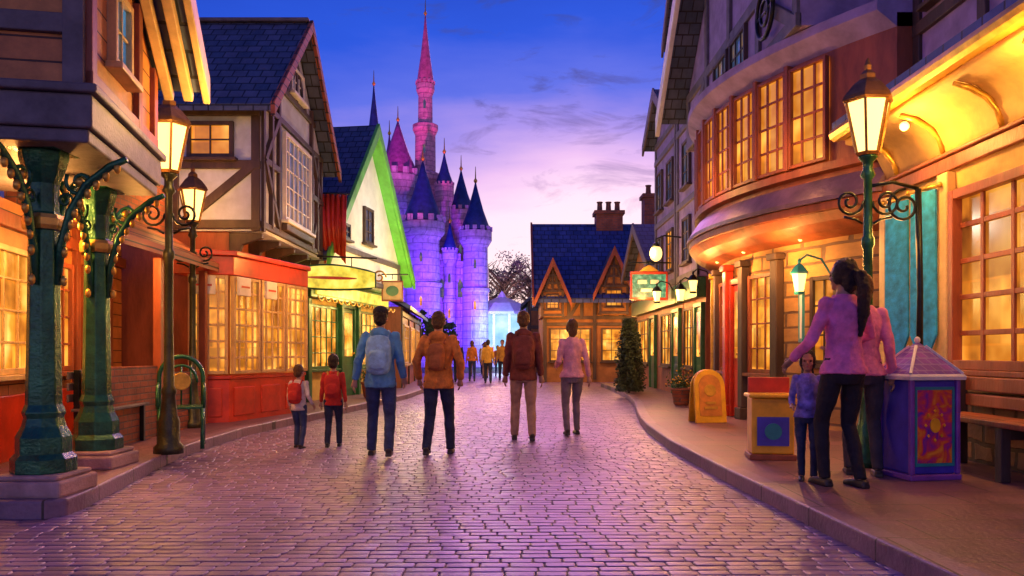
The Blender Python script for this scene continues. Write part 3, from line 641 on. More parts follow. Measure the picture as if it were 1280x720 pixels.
timbers(R2,[(.1,5.4,.1,6.6),(6.5,5.4,6.5,6.6),(0,6.5,6.6,6.5),(1.7,5.4,1.7,8.0),(4.9,5.4,4.9,8.0),(3.3,6.5,3.3,9.4),(.1,5.5,1.6,6.4),(6.5,5.5,5.0,6.4),(0,5.5,6.6,5.5)],0,.18,'timbergrey',T=UT)
part(R2,'roof',MB().prism([(3.3,9.65),(-.5,6.15),(-.5,6.3),(3.3,9.85),(7.1,6.3),(7.1,6.15)],-.5,2.6),'slate',T=UT)
part(R2,'barge_board',MB().prism([(3.3,9.5),(-.6,5.9),(-.6,6.3),(3.3,9.95)],-.6,-.503).prism([(3.3,9.5),(7.2,5.9),(7.2,6.3),(3.3,9.95)],-.597,-.503),'white',bevel=.015,T=UT,split=True)
window(R2,2.3,3.2,5.75,6.4,3,2,0,T=UT,glass='dullglass',frame='timber'); window(R2,3.4,4.3,5.75,6.4,3,2,0,T=UT,glass='dullglass',frame='timber')
og=MB().tube([(5.5+.36*math.cos(t*.2618),-.12,6.05+.36*math.sin(t*.2618)) for t in range(25)],.035,6).tube([(5.5+.18*math.cos(t*.2618),-.12,6.05+.18*math.sin(t*.2618)) for t in range(25)],.025,6).box(5.1,5.9,-.13,-.11,6.03,6.07).tube([(5.5,-.12,6.05),(5.5,0,6.05)],.03,6)
part(R2,'round_ornament',og,'iron',True,T=UT)
for t in(.2,.38,.56):
    x,y=arc(t,.12); part(R2,'ledge_lamp',MB().ell((x+.22,y,2.74),.035,.035,.035,8),'lantern',True); light('POINT',(x-.15,y,2.5),54,WARM,.06)
light('POINT',(2.75,12.6,3.75),35,WARM,.15); light('POINT',(3.3,10.6,3.8),26,WARM,.15)
def wall_lantern(loc,glass='lantern',metal='iron',s=1,label='small lit wall lantern on an iron arm',e=0):
    p=thing('wall_lantern',label,'lantern',loc,0,'wall lanterns')
    part(p,'lamp_glass',MB().lathe([(.06*s,-.14*s),(.10*s,.1*s)],n=6),glass)
    part(p,'frame',MB().lathe([(.07*s,-.18*s),(.075*s,-.141*s)],n=6).lathe([(.13*s,.101*s),(.12*s,.13*s),(.05*s,.22*s),(.02*s,.24*s),(.03*s,.27*s),(.0,.32*s)],n=6).tube([(0,0,.28*s),(.1*s,0,.36*s),(.3*s,0,.3*s),(.42*s,0,.1*s)],.015*s,6),metal)
    if e: light('POINT',(loc[0]-.25,loc[1],loc[2]),e,WARM2,.06)
wall_lantern((3.70,10.3,2.08),'lantern','tealpaint',.95,'teal framed lit wall lantern on stone wall',26)
wall_lantern((3.6,17.1,2.4),s=1.0,e=30); wall_lantern((3.55,19.6,2.55),s=1.0,e=30); wall_lantern((3.6,15.9,2.5),s=.9)
ps=thing('wall_poster','pale framed poster on the stone wall','poster',(3.86,10.62,0),-104)
part(ps,'poster_sheet',MB().box(-.2,.2,-.02,0,1.35,1.95),'white'); part(ps,'frame',MB().box(-.24,.24,-.035,0,1.95,2.0).box(-.24,.24,-.035,0,1.3,1.35).box(-.24,-.2,-.034,0,1.35,1.95).box(.2,.24,-.034,0,1.35,1.95),'tealpaint',bevel=.006)

def tall(loc,rz,Wd,H,wallm,label,roofz,gm='litshop'):
    h=thing('town_house',label,'building',loc,rz)
    part(h,'wall',MB().prism([(0,2.8),(Wd,2.8),(Wd,H),(Wd/2,H+roofz),(0,H)],0,4),wallm)
    part(h,'ground_floor_wall',MB().box(0,Wd,.15,4,0,2.797),'timberred')
    part(h,'roof',MB().prism([(Wd/2,H+roofz+.03),(-.2,H-.12),(-.2,H+.02),(Wd/2,H+roofz+.2),(Wd+.2,H+.02),(Wd+.2,H-.12)],-.3,4.1),'slate')
    part(h,'barge_board',MB().prism([(Wd/2,H+roofz-.08),(-.25,H-.25),(-.25,H+.04),(Wd/2,H+roofz+.24)],-.36,-.303).prism([(Wd/2,H+roofz-.08),(Wd+.25,H-.25),(Wd+.25,H+.04),(Wd/2,H+roofz+.24)],-.358,-.303),'timbergrey',bevel=.01,split=True)
    ln=[(.07,2.8,.07,H),(Wd-.07,2.8,Wd-.07,H),(0,2.9,Wd,2.9),(0,H-.1,Wd,H-.1)]
    z=3.2
    while z+1.2<H:
        n=max(1,int(Wd/1.2))
        for k in range(n):
            x=Wd*(k+.5)/n; window(h,x-.38,x+.38,z,z+1.05,2,3,0,glass=random.choice(['dullglass','litglass','dullglass']),frame='timber')
        ln.append((0,z+1.4,Wd,z+1.4)); z+=1.75
    timbers(h,ln,0,.14,'timbergrey')
    window(h,.2,Wd*.55,.8,2.2,3,3,.15,glass=gm,frame='timber'); door(h,Wd*.62,Wd*.62+.9 if Wd>2.6 else Wd-.1,.12,2.25,.15,mat='greenpaint',glass=gm)
    part(h,'shop_fascia',MB().box(0,Wd,-.05,.147,2.35,2.78),'greenpaint',bevel=.01)
    return h
tall((4.0,19.3,0),-90,2.2,8.6,'purpleplaster','tall narrow lilac half-timbered town house with dark trim',1.6)
tall((4.0,22.2,0),-90,2.8,6.9,'purpleplaster','grey half-timbered town house with small windows',.9)
tall((4.05,26.8,0),-90,4.4,3.7,'innplaster','low ochre shop with steep slate roof',1.2)
light('POINT',(3.2,18.4,2.3),60,WARM,.1); light('POINT',(3.2,21.5,2.4),60,WARM,.1); light('POINT',(3.1,25,2.5),80,WARM,.1)
sg=thing('hanging_sign','glowing green rectangular hanging shop sign with red trim','sign',(3.42,20.0,2.85),0)
part(sg,'sign_board',MB().box(-.42,.42,-.03,.03,-.32,.26),'signgreen')
part(sg,'frame',MB().box(-.47,.47,-.05,.05,.26,.33).box(-.47,.47,-.05,.05,-.38,-.32).box(-.47,-.42,-.049,.049,-.32,.26).box(.42,.47,-.049,.049,-.32,.26),'redpaint',bevel=.01)
part(sg,'crest',MB().prism([(-.25,.335),(.25,.335),(.12,.44),(0,.5),(-.12,.44)],-.04,.04),'gold',bevel=.01)
part(sg,'bracket',MB().tube([(-.5,0,.55),(.6,0,.55)],.02,6).tube([(0,0,.36),(0,0,.55)],.012,6),'iron',True)
part(sg,'ornament',MB().box(-.28,-.06,-.045,-.031,.02,.12).box(.04,.24,-.045,-.031,.02,.12).box(-.2,.18,-.045,-.031,-.18,-.10),'white')
gl=thing('globe_lamp','round lit globe lamp on an iron wall arm','lamp',(3.4,18.9,3.5),0)
part(gl,'lamp_globe',MB().ell((0,0,0),.15,.15,.19,16),lightmat('globe_glass',(1,.62,.20),1.8),True)
part(gl,'bracket',MB().tube([(0,0,.18),(0,0,.34),(.2,0,.42),(.6,0,.38)],.02,6).lathe([(.1,.15),(.08,.22),(.02,.26)],n=10),'iron',True)
light('POINT',(3.15,18.7,3.5),40,WARM2,.1)

# ------------------------------------------------------------ far inn across the end
R4=thing('timbered_inn','long half-timbered inn with broad dark blue roof and small gables','building',(1.2,31,0),0)
part(R4,'wall',MB().box(0,9,0,5,0,3.6),'innplaster')
part(R4,'gable_wall',MB().prismx([(0.02,3.6),(2.5,6.2),(4.98,3.6)],.003,8.99),'innplaster')
part(R4,'roof',MB().prismx([(-.55,3.05),(2.5,6.3),(5.55,3.05),(5.55,3.22),(2.5,6.53),(-.55,3.22)],-.35,9.3),'slatex')
part(R4,'barge_board',MB().prismx([(-.6,2.95),(2.5,6.25),(2.5,6.6),(-.6,3.25)],-.43,-.353),'timberred')
ln=[(.08,0,.08,3.6),(9,3.2,0,3.2),(0,2.5,9,2.5),(0,2.25,9,2.25)]
for k in range(1,18): ln.append((k*.5,.1 if k%4==0 else 2.5,k*.5,3.4))
for k in range(0,9): ln.append((k+.05,2.55,k+.45,3.2) if k%2 else (k+.45,2.55,k+.05,3.2))
timbers(R4,ln,0,.13)
for k in range(4): window(R4,.25+k*2,1.85+k*2,.8,2.1,4,3,-.01,glass='litshop',frame='timber')
part(R4,'door',MB().box(8.2,8.9,-.06,0,.05,2.1),'timber')
def cross(xc,wd,zb,ze,za,yf,mat='innplaster'):
    dm=part(R4,'gable',MB().prism([(xc-wd/2,zb),(xc+wd/2,zb),(xc+wd/2,ze),(xc,za),(xc-wd/2,ze)],yf,2.2),mat)
    k=(za-ze)/(wd/2); e=.25
    part(dm,'roof',MB().prism([(xc,za+.05),(xc-wd/2-e,ze-e*k+.05),(xc-wd/2-e,ze-e*k+.18),(xc,za+.24),(xc+wd/2+e,ze-e*k+.18),(xc+wd/2+e,ze-e*k+.05)],yf-.25,2.3),'slate')
    part(dm,'barge_board',MB().prism([(xc,za-.08),(xc-wd/2-e,ze-e*k-.08),(xc-wd/2-e,ze-e*k+.2),(xc,za+.26)],yf-.31,yf-.252).prism([(xc,za-.08),(xc+wd/2+e,ze-e*k-.08),(xc+wd/2+e,ze-e*k+.2),(xc,za+.26)],yf-.308,yf-.252),'timberred',split=True)
    tl=[(xc-wd/2+.06,zb,xc-wd/2+.06,ze),(xc+wd/2-.06,zb,xc+wd/2-.06,ze),(xc-wd/2,ze,xc+wd/2,ze),(xc,ze,xc,za-.1),(xc-wd/2,zb+.08,xc+wd/2,zb+.08)]
    h_=za-ze
    for f in(.3,.6): 
        hw=wd/2*(1-f); tl.append((xc-hw,ze+h_*f,xc+hw,ze+h_*f))
    tl+=[(xc-wd*.33,ze,xc-wd*.1,ze+h_*.6),(xc+wd*.33,ze,xc+wd*.1,ze+h_*.6)]
    timbers(dm,tl,yf,.09)
    window(dm,xc-wd*.28,xc+wd*.28,zb+.3,ze-.12,3,3,yf,glass='litglass',frame='timber')
cross(2.7,1.15,2.6,3.7,4.95,-.35)
cross(.35,.9,2.5,3.5,4.5,-.45)
def chim(x,y,w,z0,z1,n):
    c=MB().box(x,x+w,y,y+.8,z0,z1).box(x-.08,x+w+.08,y-.08,y+.88,z1,z1+.15)
    for i in range(n): c.lathe([(.12,0),(.10,.35),(.13,.38),(.13,.42)],(x+w*(i+.5)/n,y+.4,z1+.15),8)
    part(R4,'chimney',c,'brick')
chim(2.3,2.2,1.1,5.5,6.9,3); chim(4.3,2.2,.9,5.5,7.6,2)
light('POINT',(2.2,29.6,2.3),120,WARM,.2); light('POINT',(4.4,29.6,2.3),90,WARM,.2); light('POINT',(.4,29.4,2.8),80,WARM,.2)
R5=thing('shop_house','far gabled shop with lit front and dark roof','building',(.9,46,0),0)
part(R5,'wall',MB().prism([(0,0),(7,0),(7,4),(3.5,7),(0,4)],0,6),'innplaster'); part(R5,'roof',MB().prism([(3.5,7.05),(-.4,3.7),(-.4,3.9),(3.5,7.3),(7.4,3.9),(7.4,3.7)],-.4,6),'slate')
for k in range(3): window(R5,.3+k*2.2,2.0+k*2.2,.9,2.2,3,3,0,glass='litshop',frame='timber')
timbers(R5,[(.1,0,.1,4),(6.9,0,6.9,4),(0,2.6,7,2.6),(0,4,7,4),(2.2,0,2.2,5.6),(4.6,0,4.6,5.6)],0,.2)
PV=thing('glow_pavilion','invented building for a blue glow, pavilion with columns and domed roof','building',(-2.6,62,0),0)  # invented building, stands in for a soft pale blue glow
m_pv=emis('pavilion_glow_wall',[(.15,.50,.70),(.40,.80,1.0),(1.0,1.1,1.1)],.7,.9,.5)  # wall emits the blue glow itself
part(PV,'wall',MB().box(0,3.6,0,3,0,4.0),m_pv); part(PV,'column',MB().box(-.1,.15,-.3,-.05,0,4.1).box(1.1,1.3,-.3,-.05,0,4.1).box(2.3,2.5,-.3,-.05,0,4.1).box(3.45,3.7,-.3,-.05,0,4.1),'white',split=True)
part(PV,'roof',MB().lathe([(2.6,4.1),(2.5,4.3),(1.6,5.0),(.4,5.5),(.05,6.0)],(1.8,1.5,0),8,rot=R(22.5)),'whiteplaster')
light('POINT',(-.9,59,3),500,(.5,.85,1),.6)  # cool fill belonging to the invented blue glow

# ------------------------------------------------------------ castle (generic stand-in)
CA=thing('castle','violet lit stone castle with round towers and cone roofs','castle',(-6.2,62,0),0)
part(CA,'keep',MB().box(-2.6,4.2,0,7,0,8.2),'castle')
part(CA,'keep',MB().box(-4.0,-.4,2,8,0,12.4),'castle')
cb=MB()
for i in range(11): cb.box(-2.6+i*.64,-2.6+i*.64+.34,-.12,.25,8.2,8.8)
cb.box(-2.7,4.3,-.14,.0,7.9,8.197)
part(CA,'battlement',cb,'castle')
part(CA,'window',MB().prism([(.9,1.2),(1.9,1.2),(1.9,3.6),(1.4,4.6),(.9,3.6)],-.06,.1),'litglass')
for xx in(.6,2.0): part(CA,'window',MB().prism([(xx,5.4),(xx+.35,5.4),(xx+.35,6.5),(xx+.17,6.9),(xx,6.5)],-.05,.1),'dullglass')
def tower(x,y,r,h,rh,tier=False,mat='castle',roof='castleroof'):
    if tier: pr=[(r*1.5,0),(r*1.5,h*.44),(r*1.85,h*.47),(r*1.85,h*.50),(r*1.2,h*.51),(r*1.18,h*.64),(r*1.5,h*.66),(r*1.5,h*.68),(r*1.0,h*.69),(r*.97,h*.82),(r*1.22,h*.84),(r*1.22,h*.855),(r*.70,h*.865),(r*.67,h*.96),(r*.88,h*.98),(r*.88,h)]; q=.72
    else: pr=[(r,0),(r*.98,h*.55),(r*1.10,h*.56),(r*1.10,h*.58),(r*.95,h*.59),(r*.93,h*.88),(r*1.25,h*.93),(r*1.25,h)]; q=1
    t=part(CA,'tower',MB().lathe(pr,(x,y,0),20),mat)
    c=MB()
    for i in range(12):
        a=2*math.pi*i/12; rr=r*1.15*q; c.beam((x+math.cos(a)*rr,y+math.sin(a)*rr,h),(x+math.cos(a)*rr,y+math.sin(a)*rr,h+r*.35),r*.3*q,r*.25*q)
    part(t,'battlement',c,mat)
    part(t,'roof',MB().lathe([(r*1.12*q,h+.05),(r*1.15*q,h+.15),(r*.62*q,h+rh*.42),(r*.22*q,h+rh*.8),(.04,h+rh)],(x,y,0),20),roof,True)
    part(t,'finial',MB().lathe([(.05,h+rh-.1),(.16,h+rh+.1),(.05,h+rh+.3),(.02,h+rh+1.2)],(x,y,0),8),'gold',True)
    for f in((.42,.75,.91) if tier else (.42,.72)):
        z=h*f; k=r*(1.5 if f<.5 else .98 if f<.8 else .68) if tier else r*(1 if f<.5 else .95)
        part(t,'window',MB().prism([(x-.10,z),(x+.10,z),(x+.10,z+.55),(x,z+.75),(x-.10,z+.55)],y-k*1.0-.04,y-k*.9),'dullglass' if f!=.42 else 'litglass')
tower(-.6,-1.0,1.35,11.0,4.8)
tower(3.4,-.6,1.0,10.4,3.8)
tower(-3.1,3.2,1.5,15.4,4.6,roof='castleroofplum')
tower(-.95,4,.86,23.2,5.8,tier=True,mat='castlepink',roof='castleroofpink')
tower(-5.2,4,.62,17.6,5.6)
tower(.75,2.4,.62,14.6,2.6,mat='castlepink')
tower(2.0,4,.9,12.8,3.4,mat='castlepink')
tower(-4.3,6.5,.55,16.4,3.4,mat='castlepink',roof='castleroofplum')
tower(1.4,-.2,.5,9.0,2.2)
for x,yy,c,e,tx,tz,an in((-9,48,(.20,.04,1),14000,-7,6,50),(-2,48,(.16,.05,1),13000,-4,5,50),(-7,44,(1,.08,.50),34000,-7.2,21,26),(-3,50,(.55,.05,.9),5000,-4,9,40)):
    l=light('SPOT',(x,yy,1.0),e,c,.6,spot=an)
    d=Vector((tx,64,tz))-Vector((x,yy,1)); l.rotation_euler=d.to_track_quat('-Z','Y').to_euler()

# ------------------------------------------------------------ trees / plants
def tree(loc,h,cr,n,mat,seed,label,name='tree',leafs=.12,bare=False,low=.7):
    rnd=random.Random(seed); t=thing(name,label,'tree',loc,rnd.uniform(0,360))
    tb=MB(); th=h*.45; tb.tube([(0,0,0),(.03,.02,th*.5),(0,.05,th),(0,.03,h*.75)],[h*.035,h*.026,h*.02,h*.008],8)
    tips=[]
    for i in range(12 if not bare else 26):
        a=rnd.uniform(0,6.28);z=rnd.uniform(th*low,h*.8);L=cr*rnd.uniform(.6,1.0)
        e=Vector((math.cos(a)*L,math.sin(a)*L,z+L*rnd.uniform(.2,.8)));m_=Vector((e.x*.5,e.y*.5,z+(e.z-z)*.35))
        tb.tube([(0,0,z*.9),m_,e],[h*.014,h*.009,h*.003],5); tips+=[e,m_]
        if bare:
            for k in range(7):
                d=Vector((rnd.uniform(-1,1),rnd.uniform(-1,1),rnd.uniform(0,1)))*cr*.35; tb.tube([m_.lerp(e,k/7),m_.lerp(e,k/7)+d],[h*.004,h*.0015],4); tips.append(m_.lerp(e,k/7)+d)
    part(t,'trunk',tb,'bark',True)
    lb=MB(); cl=[]
    for i in range(26):
        p=rnd.choice(tips)+Vector((rnd.gauss(0,.15),rnd.gauss(0,.15),rnd.gauss(0,.15)))*cr; cl.append((p,rnd.uniform(.15,.32)*cr))
    for i in range(n):
        p,r=rnd.choice(cl); q=p+Vector((rnd.gauss(0,.5),rnd.gauss(0,.5),rnd.gauss(0,.4)))*r
        a=Vector((rnd.uniform(-1,1),rnd.uniform(-1,1),rnd.uniform(-1,1))).normalized()*leafs; c=a.orthogonal().normalized()*leafs*.55
        lb.add([q-a,q-c,q+a,q+c],[(0,1,2,3)])
    part(t,'crown',lb,mat)
tree((-4.1,41,0),3.4,1.0,2000,'leaf',2,'small round green tree beside the street',leafs=.09)
tree((-.9,74,0),10.5,2.8,1500,'leafpink',4,'tall sparse bare tree with grey-brown twigs',bare=True,leafs=.13)
tree((2.4,78,0),10.5,3.2,1500,'leafpink',5,'tall sparse bare tree with grey-brown twigs',bare=True,leafs=.13)
tree((-3.0,84,0),9.0,3.0,1500,'leafpink',6,'tall sparse bare tree with grey-brown twigs',bare=True,leafs=.13)
light('POINT',(-.2,68,4),1800,(1,.6,.55),1.0)
def shrub(loc,h,r,seed):
    rnd=random.Random(seed); t=thing('shrub','dark leafy column-shaped shrub standing on the pavement','shrub',loc,0,'dark shrubs on the pavement')
    tb=MB().tube([(0,0,0),(0,0,h*.8)],[.035,.015],6)
    for k in range(10):
        z=h*rnd.uniform(.1,.75); a=rnd.uniform(0,6.28); tb.tube([(0,0,z),(math.cos(a)*r*.8,math.sin(a)*r*.8,z+.2)],[.012,.005],5)
    part(t,'stem',tb,'bark',True)
    lb=MB()
    for i in range(5200):
        z=rnd.uniform(.03,1); a=rnd.uniform(0,6.28); rr=r*(1-.55*z**2.2)*(.82+.22*math.sin(5*a+z*9)+.12*math.sin(11*a-z*17))*math.sqrt(rnd.uniform(.25,1))
        q=Vector((math.cos(a)*rr,math.sin(a)*rr,z*h)); v=Vector((rnd.uniform(-1,1),rnd.uniform(-1,1),rnd.uniform(-.5,1))).normalized()*.045; c=v.orthogonal().normalized()*.024
        lb.add([q-v,q-c,q+v,q+c],[(0,1,2,3)])
    part(t,'leaves',lb,'leafdark')
shrub((2.98,20.4,.12),1.9,.36,8); shrub((3.25,21.6,.12),1.6,.34,9)
def planter(loc,s,seed):
    rnd=random.Random(seed); t=thing('flower_planter','round pot with green leaves and yellow flowers','plant pot',loc,0,'flower pots on the pavement')
    part(t,'pot',MB().lathe([(.16*s,0),(.2*s,.05*s),(.25*s,.36*s),(.28*s,.38*s),(.28*s,.42*s),(.22*s,.42*s)],n=16),'brick',True)
    lb=MB();fb=MB()
    for i in range(420):
        v=Vector((rnd.gauss(0,.13),rnd.gauss(0,.13),abs(rnd.gauss(0,.15)))).xyz*s+Vector((0,0,.45*s)); a=Vector((rnd.uniform(-1,1),rnd.uniform(-1,1),rnd.uniform(-.3,1))).normalized()*.045*s;c=a.orthogonal().normalized()*.022*s
        lb.add([v-a,v-c,v+a,v+c],[(0,1,2,3)])
        if i%9==0: fb.ell(v+Vector((0,0,.04)),.025*s,.025*s,.02*s,6)
    part(t,'leaves',lb,'leaf'); part(t,'flowers',fb,'yellowpaint',True)
planter((3.35,15.8,.12),.8,1); planter((-3.2,18.2,.12),.9,4)

# ------------------------------------------------------------ street lamps
def street_lamp(loc,label,zl=3.0,s=1.0,arm=None,power=220,iron='lampiron'):
    p=thing('street_lamp',label,'street lamp',loc,0,'lantern street lamps')
    pr=[(.15,0),(.15,.07),(.11,.11),(.11,.33),(.085,.40),(.065,.6),(.08,.64),(.055,.7),(.045,1.2),(.042,1.25),(.042,2.0),(.058,2.03),(.058,2.09),(.04,2.12),(.036,zl-.22),(.068,zl-.18),(.045,zl-.12),(.045,zl-.06),(.085,zl-.02),(.085,zl)]
    part(p,'post',MB().lathe(pr,n=12),iron,True)
    g=part(p,'lantern',MB().lathe([(.095*s,zl+.035),(.185*s,zl+.46*s)],n=6),'lantern')
    f=MB(); f.lathe([(.10,zl),(.11*s,zl+.03)],n=6)
    for j in range(6):
        a=2*math.pi*j/6; f.beam((.10*s*math.cos(a),.10*s*math.sin(a),zl+.03),(.192*s*math.cos(a),.192*s*math.sin(a),zl+.47*s),.022,.022)
    f.lathe([(.20*s,zl+.462*s),(.225*s,zl+.48*s),(.21*s,zl+.52*s),(.13*s,zl+.62*s),(.07*s,zl+.67*s),(.07*s,zl+.71*s),(.03*s,zl+.75*s),(.035*s,zl+.79*s),(.005,zl+.86*s)],n=6)
    part(g,'lantern_frame',f,'bronze')
    sc=MB()
    for sg_ in(-1,1):
        c=[]
        for i in range(26):
            t=i/25*3.4*math.pi; rr=.13*(1-i/30); c.append((sg_*(.17+rr*math.cos(t+3.1)),0,zl-.42+rr*math.sin(t+3.1)))
        sc.tube(c,.014,6); sc.tube([(sg_*.05,0,zl-.62),(sg_*.12,0,zl-.58),(sg_*.22,0,zl-.56)],.012,6)
    if arm:
        L=arm; sc.tube([(0,0,zl-.28),(L*.5,0,zl-.24),(L,0,zl-.30)],.018,6)
        c=[]
        for i in range(30):
            t=i/29*3.6*math.pi; rr=.16*(1-i/34); c.append((L*.72+rr*math.cos(t+1.5),0,zl-.46+rr*math.sin(t+1.5)))
        sc.tube(c,.014,6)
        sc.tube([(L,0,zl-.30),(L+.02,0,1.6),(L,0,.0)],[.03,.028,.04],8)
    part(p,'scroll_bracket',sc,'iron',True)
    if power: light('POINT',(loc[0],loc[1],loc[2]+zl+.25),power,WARM2,.17)
    return p
street_lamp((-3.56,8.3,.12),'brown iron street lamp with a lit hexagonal lantern by the kerb',2.9,1.05,power=150)
street_lamp((-4.45,11.15,.12),'brown iron street lamp with lit lantern before the red shop',2.85,.95,power=95)
street_lamp((3.27,7.35,.12),'green iron street lamp with scrolled side arm, lantern lit',2.85,1.05,arm=.46,power=155,iron='greeniron')

# ------------------------------------------------------------ props
def arch(w,h,n=12):
    r=w/2; return [(-r,0),(r,0),(r,h-r)]+[(r*math.cos(math.pi*i/n),h-r+r*math.sin(math.pi*i/n)) for i in range(1,n)]+[(-r,h-r)]
TA=Matrix.Rotation(R(-9),4,'X'); TB=Matrix.Translation((0,.15,0))@Matrix.Rotation(R(9),4,'X'); TF=Matrix.Translation((0,-.15,0))@TA
p=thing('sandwich_board','yellow round-topped sandwich board standing on the pavement','sign',(2.93,12.0,.12),8)
part(p,'board',MB().prism(arch(.48,.80),-.02,.02),'yellowpaint',bevel=.008,T=TF)
part(p,'board',MB().prism(arch(.48,.80),-.02,.02),'yellowpaint',bevel=.008,T=TB)
part(p,'panel',MB().prism([(x,z+.1) for x,z in arch(.34,.62)],-.03,-.021),plain('orange_panel',(.6,.22,.03),.5),T=TF)
part(p,'ornament',oval(MB(),0,.48,.09,.09,-.04,-.031).box(-.1,.1,-.04,-.031,.2,.24).box(-.08,.08,-.04,-.031,.28,.31),'gold',T=TF)
p=thing('display_stand','low boxy yellow stand with blue panel and red top','stand',(2.55,7.9,.12),-8)
part(p,'body',MB().box(-.2,.2,-.15,.15,.06,.60).box(-.23,.23,-.18,.18,.603,.64),'yellowpaint',bevel=.012)
part(p,'base',MB().box(-.22,.22,-.17,.17,0,.057),'timberred',bevel=.01)
part(p,'panel',MB().box(-.15,.15,-.162,-.151,.14,.42),'bluepaint',bevel=.003)
part(p,'ornament',oval(MB(),0,.28,.08,.08,-.170,-.1625),'tealpaint')
part(p,'rack',MB().box(-.2,.2,.08,.12,.643,.80),'redpaint',bevel=.01)
p=thing('litter_bin','blue and purple painted litter bin with pointed purple roof','litter bin',(3.42,6.75,.12),10)
part(p,'body',MB().box(-.20,.20,-.20,.20,.05,.82),'bluepaint',bevel=.015)
part(p,'base',MB().box(-.235,.235,-.235,.235,0,.048),'purplepaint',bevel=.01)
part(p,'corner_post',MB().box(-.228,-.19,-.228,-.19,.05,.84).box(.19,.228,-.228,-.19,.05,.84).box(-.228,-.19,.19,.228,.05,.84).box(.19,.228,.19,.228,.05,.84),'purplepaint',bevel=.008,split=True)
m,nt_,b_=newmat('painted_poster'); v=coords(nt_,'obj',(1,1,1)); n_=nt_.nodes.new('ShaderNodeTexNoise'); n_.inputs['Scale'].default_value=7; n_.inputs['Detail'].default_value=3; n_.inputs['Distortion'].default_value=1.2; nt_.links.new(v,n_.inputs['Vector'])
r_=nt_.nodes.new('ShaderNodeValToRGB'); cr_=r_.color_ramp; cr_.elements[0].position=.3; cr_.elements[0].color=(.10,.03,.40,1); cr_.elements[1].position=.75; cr_.elements[1].color=(.85,.45,.05,1)
for q_,c_ in((.42,(.45,.03,.20,1)),(.52,(.70,.08,.04,1)),(.62,(.75,.25,.03,1))):
    e_=cr_.elements.new(q_); e_.color=c_
nt_.links.new(n_.outputs['Fac'],r_.inputs[0]); nt_.links.new(r_.outputs[0],b_.inputs['Base Color']); b_.inputs['Roughness'].default_value=.3
part(p,'poster_panel',MB().box(-.16,.16,-.212,-.201,.14,.74),m,bevel=.004)
part(p,'panel_trim',MB().box(-.18,.18,-.216,-.2,.74,.765).box(-.18,.18,-.216,-.2,.115,.14).box(-.18,-.16,-.215,-.2,.14,.74).box(.16,.18,-.215,-.2,.14,.74),'tealpaint')
em=MB()
for a in range(8):
    t=a*math.pi/4; em.prism([(.085*math.cos(t)-.012,.45+.12*math.sin(t)),(.085*math.cos(t),.45+.12*math.sin(t)-.014),(.085*math.cos(t)+.012,.45+.12*math.sin(t)),(.085*math.cos(t),.45+.12*math.sin(t)+.014)],-.221,-.213)
oval(em,0,.45,.045,.06,-.223,-.213); part(p,'emblem',em,'yellowpaint')
rfm=brick('patterned_tiles',(.14,.06,.42),(.26,.07,.46),(.30,.20,.50),.08,.05,'face',.4,.006,.3)
part(p,'lid',MB().lathe([(.345,.845),(.335,.875),(.10,1.07),(.08,1.08),(.0,1.14)],n=4,rot=R(45)),rfm)
tr=MB().lathe([(.36,.822),(.365,.85),(.345,.87)],n=4,rot=R(45))
for a in(45,135,225,315): tr.beam((.34*math.cos(R(a)),.34*math.sin(R(a)),.872),(.06*math.cos(R(a)),.06*math.sin(R(a)),1.10),.022,.022)
tr.ell((0,0,1.15),.025,.025,.03,8)
part(p,'lid_trim',tr,'white')
p=thing('iron_garden_seat','narrow green iron seat with arched hoop back and gold medallion','bench',(-3.66,8.85,.12),22)
b=MB(); pts=[(-.23,.2,0),(-.23,.2,.76)]+[(-.23*math.cos(math.pi*i/12),.2,.76+.24*math.sin(math.pi*i/12)) for i in range(1,12)]+[(.23,.2,.76),(.23,.2,0)]
b.tube(pts,.025,8); b.tube([(x*.72,.2,(z-.5)*.8+.5) for x,y,z in pts[1:-1]],.015,6)
for x in(-.10,0,.10): b.tube([(x,.2,.45),(x,.2,.9)],.01,6)
part(p,'backrest',b,'greeniron',True)
part(p,'medallion',oval(MB(),0,.72,.10,.10,.16,.185),'gold',bevel=.008)
b=MB()
for i in range(6): b.box(-.22,.22,-.24+i*.075,-.18+i*.075,.43,.455)
part(p,'seat',b,'greeniron',bevel=.006)
for x in(-.215,.215): part(p,'leg',MB().tube([(x,-.22,.44),(x,-.24,.2),(x,-.28,0)],[.022,.018,.024],8).tube([(x,-.24,.2),(x,0,.3),(x,.2,.2)],.012,6),'greeniron',True)
for x in(-.235,.235): part(p,'armrest',MB().tube([(x,.2,.68),(x,0,.7),(x,-.2,.66),(x,-.26,.56),(x,-.22,.44)],.018,8),'greeniron',True)
p=thing('bench','dark slatted bench standing by the brick wall','bench',(-4.55,8.4,.12),95)
b=MB()
for i in range(4): b.box(0,1.2,-.3+i*.1,-.22+i*.1,.42,.45)
part(p,'seat',b,'timbergrey',bevel=.006); b=MB()
for i in range(3): b.box(0,1.2,.1,.125,.52+i*.12,.6+i*.12)
part(p,'backrest',b,'timbergrey',bevel=.006)
for x in(.08,1.06): part(p,'leg',MB().box(x,x+.06,-.28,-.22,0,.42).box(x,x+.06,.03,.09,0,.86).box(x+.005,x+.055,-.22,.03,.36,.415),'iron',bevel=.006)

